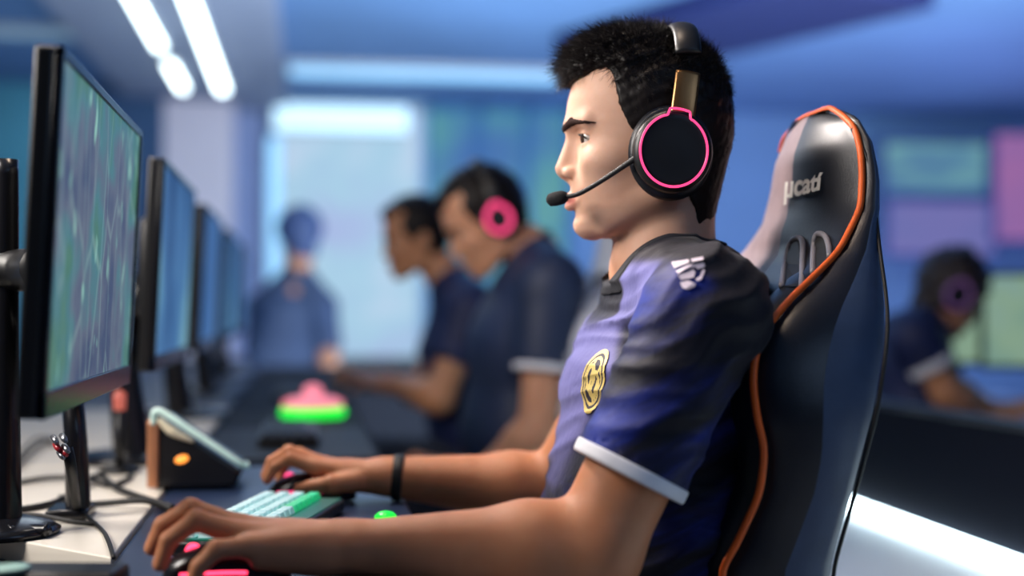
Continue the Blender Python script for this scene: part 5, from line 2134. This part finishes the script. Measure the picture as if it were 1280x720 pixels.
def monitor2(pxa, pxb, py0, py1, d, lab):
    a, b = P(pxa, py1, d), P(pxb, py0, d)
    c = (a + b) / 2
    w = np.linalg.norm((b - a)[:2])
    h = b[2] - a[2]
    t = thing('gaming_monitor', lab, 'monitor', (c[0], c[1], zd), 'monitors at the right')
    an = math.atan2(b[1] - a[1], b[0] - a[0])
    R = np.array([[math.cos(an), -math.sin(an), 0], [math.sin(an), math.cos(an), 0], [0, 0, 1]])
    nrm = R @ np.array([0, -1, 0])
    box('shell', c - nrm * .012, (w + .03, .022, h + .03), M_BLACK, t, bev=.006, R=R)
    box('screen', c + nrm * .001, (w, .008, h), M_LIME, t, R=R)
    tube('stand_neck', [c - nrm * .03, c - nrm * .06 + np.array([0, 0, -h * .4]), np.array([c[0], c[1], zd + .01]) - nrm * .06], .02, M_BLACK, t)
    v, f = lathe_vf([(.001, 0), (.11, 0), (.11, .008), (.02, .014), (.001, .014)], np.array([c[0], c[1], zd]) - nrm * .06, (0, 0, 1), 32)
    mesh_obj('stand_base', v, f, M_BLACK, t)
    return t


monitor2(1182, 1222, 378, 452, 4.35, 'small slice of a pale green screen between the curly-haired player and the larger monitor')
monitor2(1232, 1420, 345, 456, 4.25, 'large monitor with a pale green screen at the right edge')
# ------------------------------------------------------------------ light
def area(name, loc, target, size, power, col, shape='RECTANGLE', sy=None, spread=None):
    l = bpy.data.lights.new(name, 'AREA')
    l.shape = shape
    l.size = size
    if sy:
        l.size_y = sy
    l.energy = power
    l.color = col
    if spread:
        l.spread = spread
    o = bpy.data.objects.new(name, l)
    COL.objects.link(o)
    o.location = V3(loc)
    o.rotation_euler = (V3(target) - V3(loc)).to_track_quat('-Z', 'Y').to_euler()
    return o


area('added_key_light', (-1.15, 1.22, 1.85), (.35, 1.42, 1.12), .55, 40, (1.0, .93, .86), sy=.7)  # unseen key lamp added for face and chest, hangs below the ceiling
area('added_headrest_light', (-.5, 2.3, 2.2), (.62, 1.52, 1.14), .3, 11, (1.0, .9, .84), sy=.3, spread=1.4)  # unseen lamp added to brighten the headrest front
area('added_warm_light', (.05, 1.5, 2.5), (.15, 1.45, .8), .22, 8.5, (1.0, .76, .56), sy=.35)  # unseen overhead lamp added for warm light on the arms
area('added_blue_fill', (1.0, -.6, 2.4), (.9, 1.5, .8), 1.6, 2, (.35, .6, 1.0), sy=1.2)  # unseen blue fill added behind the camera
area('added_chair_fill', (1.3, -.3, 1.9), (.85, 1.3, .9), .8, 4, (.45, .65, 1.0), sy=1.0)  # unseen blue fill added for the near side of the chair
area('hall_blue_wash', (1.5, 6.0, .35), (1.5, 8.0, 3.0), 4.0, 180, (.72, .86, 1.0), sy=3.0)  # unseen lamp added near the floor to brighten the blue ceiling
area('hall_front_wash', (2.0, 5.0, 2.5), (1.8, 10.2, 1.3), 4.0, 160, (.72, .85, 1.0), sy=1.5)  # unseen lamp added to brighten the far wall
area('violet_wash', (4.5, 7.0, .4), (4.2, 9.5, 3.0), 2.0, 45, (.62, .5, 1.0), sy=2.0)  # unseen lamp added to tint the right of the hall violet
area('row_wash', (-.2, 4.2, 2.5), (.4, 3.3, .9), 1.0, 9, (.7, .82, 1.0), sy=1.6)  # unseen fill added over the players down the row

w = bpy.data.worlds.new('world')
SC.world = w
w.use_nodes = True
w.node_tree.nodes['Background'].inputs['Color'].default_value = (.05, .10, .22, 1)
w.node_tree.nodes['Background'].inputs['Strength'].default_value = .2

# ------------------------------------------------------------------ camera
cd = bpy.data.cameras.new('camera')
cd.sensor_fit = 'HORIZONTAL'
cd.sensor_width = 36
cd.lens = 36 * F_PX / 1280
cd.dof.use_dof = True
cd.dof.focus_distance = 1.38
cd.dof.aperture_fstop = 1.45
cd.dof.aperture_blades = 0
cd.clip_start = .05
co = bpy.data.objects.new('camera', cd)
COL.objects.link(co)
M_ = Matrix(((rgt[0], upv[0], -fwd[0], CAM[0]), (rgt[1], upv[1], -fwd[1], CAM[1]), (rgt[2], upv[2], -fwd[2], CAM[2]), (0, 0, 0, 1)))
co.matrix_world = M_
SC.camera = co

SC.view_settings.view_transform = 'Standard'
SC.view_settings.look = 'None'
SC.view_settings.gamma = 1
SC.view_settings.exposure = 0
SC.view_settings.use_curve_mapping = False
SC.cycles.use_denoising = True
SC.cycles.max_bounces = 8
SC.cycles.sample_clamp_indirect = 6
